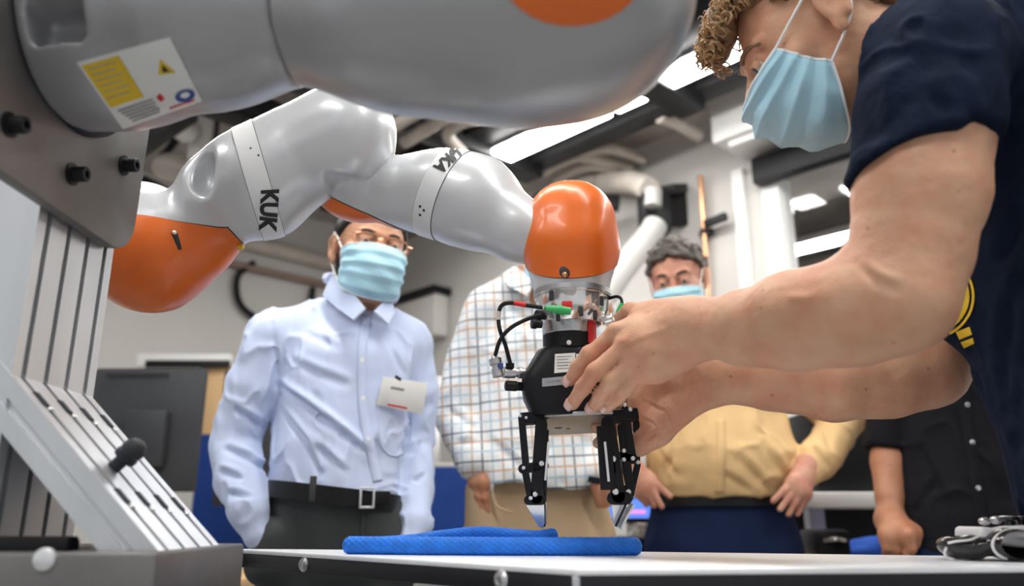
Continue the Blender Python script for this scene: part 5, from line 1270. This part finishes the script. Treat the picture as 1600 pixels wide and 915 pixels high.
# ================================================================== MAN IN THE BLACK SHIRT (behind the young man's arms)
YD = 2.12
pd = thing('person', 'man in a black buttoned shirt, bare forearm hanging, mostly behind the young man', 'person', (at(1500, 850, YD).x, YD, 0))
HD = at(1500, 395, YD); RD = head_frame((-.35, -.9, -.2), (0, 0, 1)); nD = at(1500, 480, YD + .05)
wD = at(1391, 812, 2.10)
fist = hand_sdf([wD], .029, [([at(1425, 832, 2.06), at(1429, 850, 2.05), at(1418, 862, 2.07)], [.0125, .0115, .011]), ([at(1414, 836, 2.05), at(1416, 856, 2.04), at(1405, 866, 2.07)], [.0125, .0115, .011]), ([at(1401, 838, 2.05), at(1401, 858, 2.045), at(1394, 868, 2.07)], [.0125, .0115, .011]), ([at(1388, 838, 2.06), at(1386, 856, 2.055), at(1384, 864, 2.08)], [.012, .011, .010])],
                ([wD, at(1418, 836, 2.02), at(1424, 856, 2.02), at(1418, 868, 2.03)], [.026, .015, .0125, .011]), palm=.021)
fD = U(.02, xf(head_sdf(), HD, RD, 1.0), cap(HD + RD @ Vector((0, -.03, -.075)), nD, .06, .064), cap(nD, at(1490, 620, YD + .05), .08, .12), cap(at(1410, 540, YD + .03), at(1590, 540, YD + .03), .05, .05),
       chain([at(1405, 550, YD), at(1388, 690, 2.16), at(1388, 722, 2.15), at(1390, 775, 2.12), wD], [.052, .044, .044, .035, .030], .02))
fD = U(.012, fD, fist)
lo, hi = bbox([HD, at(1380, 690, 2.16), at(1590, 540, YD), at(1400, 868, 2.05)], .14)
V, Q = sdf_mesh(fD, lo, hi, .0046, 2); bodyD = mesh_obj('body', V, Q, M['skinD'], pd)
build_hair(HD, RD, 1.0, pd, M['hairblack'], grow=.012, noise=.005); face_mask(HD, RD, 1.0, pd); eyes(HD, RD, 1.0, bodyD)
fS = U(.03, ecap(at(1500, 600, YD), at(1510, 860, YD), (.165, .125), (.165, .13), (1, 0, 0)), ecap(at(1500, 600, YD), at(1498, 540, YD + .02), (.165, .11), (.15, .09), (1, 0, 0)), cap(at(1415, 545, YD + .02), nD, .06, .07), cap(at(1590, 545, YD + .02), nD, .06, .07))
slD = chain([at(1410, 555, YD), at(1388, 690, 2.16)], [.064, .062], .02)
slD = cutp(slD, at(1388, 697, 2.12), (.06, 0, 1), .002)
fS = U(.018, fS, slD, chain([at(1592, 560, YD), at(1615, 690, 2.16), at(1600, 800, 2.05)], [.062, .056, .05], .02))
fS = sub(fS, cap(nD + Vector((0, -.02, .02)), nD + Vector((-.01, -.05, .14)), .06, .08), .01)
lo, hi = bbox([at(1375, 690, 2.14), at(1620, 690, 2.16), at(1500, 880, 2.1), nD], .13)
crD = [([(1460, 640), (1470, 720)], .014, .009), ([(1440, 700), (1480, 790)], .014, .009), ([(1430, 800), (1470, 740)], .014, .008), ([(1540, 700), (1545, 800)], .012, .006)]
shD, VD, QD = cloth('shirt', fS, lo, hi, .0055, M['blk'], pd, noise=.005, nscale=11, creases=crD); bD = bvh_of(VD, QD)
strip_on(bD, [(1505, 600), (1515, 690), (1528, 770), (1535, 850)], 20, .0018, 'placket', M['blk'], shD)
for x, y in ((1511, 632), (1519, 691), (1528, 762)): button(bD, x, y, .0058, M['satin'], shD)
legs([ecap(at(1510, 850, YD), at(1510, 890, YD), (.168, .13), (.17, .13), (1, 0, 0))], 'trousers', M['navy'], pd, at(1455, 895, YD + .02), at(1565, 895, YD + .02), 0, .10, .065)
# ================================================================== YOUNG MAN IN THE FOREGROUND
pe = thing('person', 'young masked man with curly hair in a navy t-shirt, both hands on the gripper', 'person', (at(1760, 700, .92).x, .92, 0))
YE = .90; HE = at(1276, 57, YE); sE = .98
fwdE = Vector((-.82, .28, -.49)); upE = Vector((-.52, -.01, .855))
RE = head_frame(fwdE, upE)
def arm_chain(pts): return chain([at(x, y, Y) for x, y, Y, r in pts], [rp(r, y, Y) for x, y, Y, r in pts], .03)
near = U(.03, arm_chain([(1470, 95, .79, 92), (1443, 215, .78, 97), (1437, 300, .785, 98), (1421, 385, .795, 88), (1400, 452, .80, 77)]), cap(at(1436, 472, .80), at(1440, 420, .80), rp(32, 470, .8), rp(52, 420, .79)),
         arm_chain([(1396, 474, .80, 80), (1330, 486, .825, 85), (1240, 502, .87, 78), (1165, 513, .93, 60), (1110, 513, .97, 46), (1082, 516, .99, 42)]))
farA = U(.025, arm_chain([(1565, 300, 1.12, 56), (1492, 490, 1.15, 56), (1446, 574, 1.16, 58)]), arm_chain([(1446, 574, 1.16, 59), (1390, 588, 1.16, 63), (1300, 598, 1.155, 60), (1200, 594, 1.155, 46), (1130, 592, 1.15, 37), (1098, 594, 1.15, 36)]))
# near hand (his left): back of the hand to the camera, fingers over the gripper body
def fg(*p): return [at(x, y, Y) for x, y, Y in p]
H1 = [(fg((962, 520, 1.035), (921, 553, 1.045), (904, 574, 1.058), (890, 594, 1.074)), [.0115, .0105, .0098, .0088]),
      (fg((976, 540, 1.018), (930, 580, 1.026), (911, 605, 1.042), (894, 630, 1.064)), [.0122, .0110, .0103, .0094]),
      (fg((991, 562, 1.012), (955, 596, 1.024), (940, 616, 1.038), (926, 636, 1.058)), [.0118, .0105, .0098, .0088]),
      (fg((1006, 582, 1.012), (979, 606, 1.026), (964, 621, 1.038), (948, 636, 1.054)), [.0110, .0098, .0090, .0082])]
wrist = fg((1082, 500, .995), (1085, 514, .990), (1086, 534, .995))
T1 = (fg((1068, 497, 1.01), (1022, 491, 1.035), (986, 487, 1.08), (962, 503, 1.12)), [.024, .0175, .0125, .0105])
hand1 = hand_sdf([wrist[0], wrist[0], wrist[1], wrist[2]], .024, H1, T1, k=.006, palm=.0125, back=.26)
hand1 = U(.02, hand1, cap(at(1064, 556, 1.0), at(1026, 578, 1.010), .017, .013), cap(at(1070, 505, .992), at(1018, 537, 1.006), .024, .017), cap(at(1050, 490, 1.015), at(1000, 493, 1.04), .016, .013))
# extensor tendons and knuckles
for (p, _), w_ in zip(H1, wrist[:1] + wrist[:1] + wrist[1:]): pass
# far hand (his right): palm towards the camera, fingers curling behind the gripper
wr3 = fg((1098, 582, 1.15), (1100, 606, 1.15))
H2 = [(fg((1012, 604, 1.185), (980, 612, 1.20), (955, 622, 1.205), (938, 632, 1.20)), [.012, .0105, .010, .009]),
      (fg((1006, 628, 1.185), (970, 640, 1.215), (948, 655, 1.22), (932, 668, 1.21)), [.0122, .011, .010, .009]),
      (fg((1008, 652, 1.185), (975, 664, 1.215), (952, 676, 1.22), (934, 692, 1.205)), [.012, .0105, .010, .0088]),
      (fg((1018, 676, 1.18), (1000, 688, 1.165), (990, 696, 1.17), (986, 704, 1.185)), [.0125, .0115, .0105, .0098])]
T2 = (fg((1080, 580, 1.14), (1035, 565, 1.12), (1005, 560, 1.12), (985, 570, 1.125)), [.022, .018, .0125, .0105])
hand2 = hand_sdf([wr3[0], wr3[0], wr3[1], wr3[1]], .025, H2, T2, k=.010, palm=.017)
hand2 = U(.015, hand2, cap(at(1085, 612, 1.14), at(1036, 668, 1.155), .024, .019), cap(at(1028, 682, 1.16), at(1000, 700, 1.165), .0135, .0115))
hand2 = sub(hand2, cap(at(1040, 660, 1.125), at(1008, 672, 1.14), .003, .003), .006); hand2 = sub(hand2, cap(at(1060, 600, 1.105), at(1020, 625, 1.13), .003), .012)
neckE = cap(HE + RE @ Vector((0, -.035, -.05)) * sE, at(1478, 90, .90), .062, .075)
torsoE = ecap(at(1560, 130, .92), at(1660, 420, .93), (.15, .10), (.13, .09), (0, 1, 0))
fE = U(.02, xf(head_sdf(.96), HE, RE, sE), neckE)
fE = U(.04, fE, torsoE, cap(at(1500, 90, .80), at(1560, 150, 1.08), .06, .06))
fE = U(.02, fE, U(.018, near, hand1)); fE2 = U(.018, farA, hand2)
def fEE(P): return np.minimum(fE(P), smin(fE2(P), torsoE(P), .03))
lo, hi = bbox([HE, at(1440, 300, .80), at(885, 600, 1.07), at(935, 700, 1.24), at(1660, 440, .93), at(1462, 640, 1.16)], .13)
V, Q = sdf_mesh(fEE, lo, hi, .0025, 2)
# muscle, veins, knuckle wrinkles
am = .0012 * vnoise(V, 26, 4) + .0004 * vnoise(V, 120, 5)
for (p, r) in H1:
    for j in (1, 2):
        q = np.array(p[j]); dd = np.linalg.norm(V - q, axis=1); ax = np.array((p[j + 1] - p[j - 1]).normalized()); s_ = (V - q) @ ax
        am += np.where(dd < .016, .0005 * np.cos(s_ * 1500) * np.exp(-(s_ / .004) ** 2), 0) + .0012 * np.exp(-(dd / .009) ** 2)
    q = np.array(p[0]) + np.array((0, -.012, .003)); am += .0035 * np.exp(-(np.linalg.norm(V - q, axis=1) / .010) ** 2)
    am += .0013 * np.exp(-(seg_dist(V, p[0] + Vector((0, -.014, .002)), Vector(wrist[1]) + Vector((0, -.02, 0))) / .0035) ** 2)
for a, b, wd, dp in ((fg((1150, 470, .90))[0], fg((1090, 500, .97))[0], .004, .0015), (fg((1300, 455, .76))[0], fg((1180, 480, .88))[0], .006, .002)):
    am += dp * np.exp(-(seg_dist(V, a, b) / wd) ** 2)
V = push(V, Q, am)
# creases of the wrists, palm and elbow
V = crease(V, Q, [([(1084, 560), (1092, 590), (1096, 632)], .0022, .0016), ([(1076, 566), (1084, 596), (1086, 640)], .0022, .0012), ([(1008, 628), (1040, 642), (1052, 672)], .0028, .0038), ([(1002, 692), (1024, 676), (1040, 690)], .0028, .0042), ([(1046, 612), (1060, 640), (1056, 668)], .0024, .0016),
                  ([(1000, 652), (1020, 660), (1032, 680)], .0022, .002), ([(1090, 478), (1096, 510), (1094, 548)], .003, .0008), ([(970, 552), (1000, 535), (1040, 522)], .004, .0010), ([(985, 572), (1015, 556), (1050, 545)], .004, .0010), ([(1000, 592), (1030, 575), (1060, 560)], .004, .0010), ([(1340, 410), (1372, 440), (1400, 452)], .006, .003)])
bodyE = mesh_obj('body', V, Q, M['skinE'], pe)
bE = bvh_of(V, Q)
def nail(p, r, par, dirn):
    """finger nail: a small curved plate on the outer side of the finger tip"""
    a, b = Vector(p[-2]), Vector(p[-1]); ax = (b - a).normalized(); o = dirn - ax * dirn.dot(ax); o.normalize(); sd = ax.cross(o); V_ = []; F_ = []
    for i in range(6):
        for k in range(7):
            t = -.0045 + .0125 * i / 5; ph = math.radians(-50 + 100 * k / 6); w_ = 1 - .25 * (i == 5) - .12 * (i == 0)
            V_.append(b + ax * (t) + (o * math.cos(ph * w_) + sd * math.sin(ph * w_)) * (r * 1.035 + .0003) - o * .0012 * (i / 5) ** 2)
    for i in range(5):
        for k in range(6): F_.append((i * 7 + k, i * 7 + k + 1, (i + 1) * 7 + k + 1, (i + 1) * 7 + k))
    ob = mesh_obj('finger_nail', V_, F_, M['nail'], par); sd_ = ob.modifiers.new('thickness', 'SOLIDIFY'); sd_.thickness = .0007
for (p, r) in H1: nail(p, r[-1], bodyE, Vector((-.35, -1, .25)))
eyes(HE, RE, sE, bodyE, (-.1, -.2)); eyelids(HE, RE, sE, bodyE, M['skinE'], .2); brows(HE, RE, sE, bodyE, M['hairblond'], .0036, .0015)
mk = face_mask(HE, RE, sE, pe, pleat=.006, side=((.066, .066, .000), (.068, .026, -.050)),
               prof=((0, .128, -.024), (.2, .136, -.040), (.42, .133, -.066), (.65, .116, -.097), (.85, .088, -.123), (1, .052, -.137)))
# hair: a cropped cap plus loose curls over forehead and crown
_hc = hair_cap
def hair_cap(**k):
    f0 = _hc(**k); fr = U(.02, ell((0, .088, .088), (.058, .026, .026)), ell((-.03, .098, .070), (.03, .018, .022)), ell((.03, .098, .070), (.03, .018, .022)))
    return lambda P: smin(f0(P), fr(P) if np.isscalar(fr(P)) else fr(P) + .004 - .006 * vnoise(P, 80, 9), .012)
hr = build_hair(HE, RE, sE, pe, M['hairblond'], grow=.010, cut=(0, -.60, .80, .022), noise=.007, sc=85)
g = G(); rnd = random.Random(5); n = 0
while n < 430:
    th = rnd.uniform(-1, 1); u = rnd.gauss(0, 1); v = rnd.gauss(0, 1); w_ = rnd.gauss(0, 1); d = Vector((u, v, w_)).normalized()
    p = Vector((d.x * .083, -.014 + d.y * .108, .044 + d.z * .092))
    lim = .080 if p.y > .02 else .052
    if p.z < lim - .02 and p.y > 0: continue
    if p.z * .80 - p.y * .60 < .020: continue
    front = max(0, min(1, (p.y + .03) / .09)); n += 1
    c0_ = HE + RE @ p * sE; nn = (RE @ d).normalized(); t1 = nn.cross(Vector((rnd.gauss(0, 1), rnd.gauss(0, 1), rnd.gauss(0, 1)))).normalized(); t2 = nn.cross(t1)
    R_ = rnd.uniform(.0045, .0085) * (.7 + .5 * front); turns = rnd.uniform(1.0, 1.9); ln = rnd.uniform(.006, .016) * (.5 + .9 * front); pts = []
    dr = (nn * rnd.uniform(.3, 1) + (RE @ Vector((0, .8, -.35))) * front + t1 * .4).normalized()
    a1 = dr.cross(t2).normalized(); a2 = dr.cross(a1)
    for i in range(int(11 * turns)):
        a = 2 * math.pi * i / 11; f_ = i / (11 * turns); pts.append(c0_ + dr * ln * f_ + (a1 * math.cos(a) + a2 * math.sin(a)) * R_ * (1 - .35 * f_) + nn * .002)
    g.tube(pts, [.0018 * (1 - .55 * abs(2 * i / len(pts) - .7)) for i in range(len(pts))], 5)
for n in range(420):                # the loose fringe hanging over the forehead
    x = rnd.gauss(0, .036); t = rnd.uniform(0, 1); x = max(-.068, min(.068, x))
    p = Vector((x, .062 + .062 * math.sin(t * 1.7) - abs(x) * .35 + rnd.uniform(-.008, .010), .118 - .062 * t + rnd.uniform(-.008, .008)))
    c0_ = HE + RE @ p * sE; dr = (RE @ Vector((rnd.uniform(-.6, .6), rnd.uniform(.1, 1), rnd.uniform(-.8, .5)))).normalized()
    a1 = dr.cross(Vector((rnd.gauss(0, 1), rnd.gauss(0, 1), rnd.gauss(0, 1)))).normalized(); a2 = dr.cross(a1); R_ = rnd.uniform(.0045, .0082); turns = rnd.uniform(1, 1.9); ln = rnd.uniform(.006, .018); pts = []
    for i in range(int(11 * turns)):
        a = 2 * math.pi * i / 11; f_ = i / (11 * turns); pts.append(c0_ + dr * ln * f_ + (a1 * math.cos(a) + a2 * math.sin(a)) * R_ * (1 - .35 * f_))
    g.tube(pts, [.0017 * (1 - .55 * abs(2 * i / len(pts) - .7)) for i in range(len(pts))], 5)
cu = g.build('curls', M['curl'], hr); cu['kind'] = 'stuff'
# t-shirt
slv = U(.02, arm_chain([(1500, 70, .82, 84), (1462, 92, .78, 104), (1446, 180, .775, 107), (1441, 280, .775, 108)]))
h0_, h1_, h2_ = at(1342, 272, .775), at(1485, 190, .70), at(1550, 234, .775); hn_ = (h1_ - h0_).cross(h2_ - h0_); hn_ = hn_ if hn_.z > 0 else -hn_
slv = cutp(slv, h0_, hn_, .003)
slf = arm_chain([(1560, 110, 1.08, 90), (1545, 260, 1.13, 84)])
tor = U(.06, ecap(at(1575, 150, .92), at(1682, 430, .93), (.185, .125), (.165, .118), (0, 1, 0)), ecap(at(1682, 430, .93), at(1822, 800, .93), (.165, .118), (.165, .138), (0, 1, 0)), cap(at(1470, 95, .80), at(1560, 130, 1.06), .068, .07), cap(at(1440, 62, .88), at(1500, 90, .90), .060, .075))
fT = U(.03, tor, slf, ell(at(1532, 470, 1.0), (rp(96, 470, 1.0), .06, rp(78, 470, 1.0)))); fT = U(.02, fT, slv)
fT = sub(fT, cap(at(1390, 45, .885), at(1440, 70, .89), .070, .066), .006)
lo, hi = bbox([at(1340, 270, .73), at(1800, 760, .93), at(1560, 0, 1.0), at(1540, 260, 1.15)], .12)
crE = [([(1500, 60), (1515, 140), (1530, 215)], .010, .007), ([(1460, 150), (1490, 175)], .010, .004), ([(1400, 120), (1392, 200)], .010, .004), ([(1580, 440), (1565, 560), (1575, 660)], .012, .008), ([(1592, 330), (1560, 420)], .012, .007), ([(1440, 90), (1420, 170)], .012, .004), ([(1362, 150), (1368, 240)], .008, .004), ([(1590, 600), (1585, 720)], .012, .007)]
tee, VT_, QT_ = cloth('t_shirt', fT, lo, hi, .0042, M['tee'], pe, noise=.0045, nscale=14, creases=crE); bTe = bvh_of(VT_, QT_)
# yellow round print on the side of the shirt, half hidden by the near arm
el_ = lambda cx, cy, a, b, t0=0, t1=2 * math.pi, n=40: [(cx + a * math.cos(t), cy + b * math.sin(t)) for t in np.linspace(t0, t1, n)]
def tee_print(pxs, faces): mesh_obj('shirt_print', [(lambda h: h[0] + h[1] * .0012)(hit(bTe, *p)) for p in pxs], faces, M['yellow'], tee, smooth=False)
for a_, b_ in ((46, 58), (62, 66)):
    tee_print(el_(1458, 462, a_, a_) + el_(1458, 462, b_, b_), [(k, k + 1, 41 + k, 40 + k) for k in range(39)])
tee_print([(1494, 518), (1516, 510), (1520, 522), (1500, 530)], [(0, 1, 2, 3)]); tee_print([(1502, 534), (1521, 527), (1523, 536), (1507, 543)], [(0, 1, 2, 3)])
legs([ecap(at(1880, 740, .94), at(1890, 840, .95), (.16, .12), (.16, .125), (0, 1, 0))], 'trousers', M['navy'], pe, Vector((.86, .86, .88)), Vector((.86, 1.04, .88)), 0, .095, .065)

# ================================================================== GAME CONTROLLER ON THE TABLE
gp = thing('gamepad', 'black and white game controller lying on the table beside the young man', 'controller', on_z(1545, 874, TZ))
YG = .98; qg = mpp(850, YG)
gz = lambda x, y, Y=YG: at(x, y, Y)
lobL = U(.01, ell(gz(1500, 857), (32 * qg, .030, 17 * qg), Matrix.Rotation(.30, 3, 'Y')), ell(gz(1520, 849), (22 * qg, .034, 15 * qg)))
lobR = ell(gz(1580, 850, .95), (36 * qg, .034, 24 * qg))
base_z = TZ + .0008
fg_ = cutp(U(.004, lobL, lobR, rbox(gz(1545, 856, .975), (34 * qg, .024, 9 * qg), .006)), (0, 0, base_z), (0, 0, 1), .002)
lo, hi = bbox([gz(1465, 880), gz(1625, 815)], .05)
V, Q = sdf_mesh(fg_, lo, hi, .0016, 2); mesh_obj('grip_shell', V, Q, M['gloss'], gp)
fw = U(.008, rbox(gz(1548, 838, .985), (38 * qg, .030, 12 * qg), .006, Matrix.Rotation(.12, 3, 'Y')), ell(gz(1592, 832, .97), (34 * qg, .032, 12 * qg)))
V, Q = sdf_mesh(fw, lo - .02, hi + .02, .0018, 2); tsh = mesh_obj('top_shell', V, Q, M['gpwhite'], gp)
def rim(c, a, b, Y, t0, t1, rot, dy):
    pts = []
    for t in np.linspace(t0, t1, 30):
        x, z = a * math.cos(t), b * math.sin(t); pts.append(gz(c[0] + x * math.cos(rot) - z * math.sin(rot), c[1] - (x * math.sin(rot) + z * math.cos(rot)), Y) + Vector((0, dy, 0)))
    return pts
G().tube(rim((1501, 856), 33, 17, YG, .3, 5.2, .30, -.010), .0016, 8).build('white_rim', M['gpwhite'], gp)
G().tube(rim((1580, 850), 37, 24, .95, .5, 4.3, .0, -.010), .0018, 8).build('white_rim', M['gpwhite'], gp)
G().tube(curve_pts([gz(1481, 848, .953), gz(1495, 845, .950), gz(1515, 843, .95), gz(1528, 838, .955)], 6), .0013, 8).build('light_strip', M['gpwhite'], gp)
for x, y in ((1538, 814), (1556, 812)): G().ball(gz(x, y, .985), 9 * qg, 8, (1, 1, .7)).build('thumb_button', M['satin'], tsh)
for x, Y in ((1578, .97), (1596, .985)):
    p = gz(x, 820, Y); G().lathe(p, UZ, [(0, 7 * qg), (6 * qg, 6 * qg), (8 * qg, 13 * qg), (13 * qg, 13 * qg), (14 * qg, 9 * qg)], 20).build('thumb_stick', M['gloss'], tsh)
    G().tube([p + UZ * 13 * qg + Vector((math.cos(t) * 12 * qg, math.sin(t) * 12 * qg, 0)) for t in np.linspace(0, 2 * math.pi, 20, endpoint=False)], .0009, 6, closed=True).build('stick_rim', M['satin'], tsh)
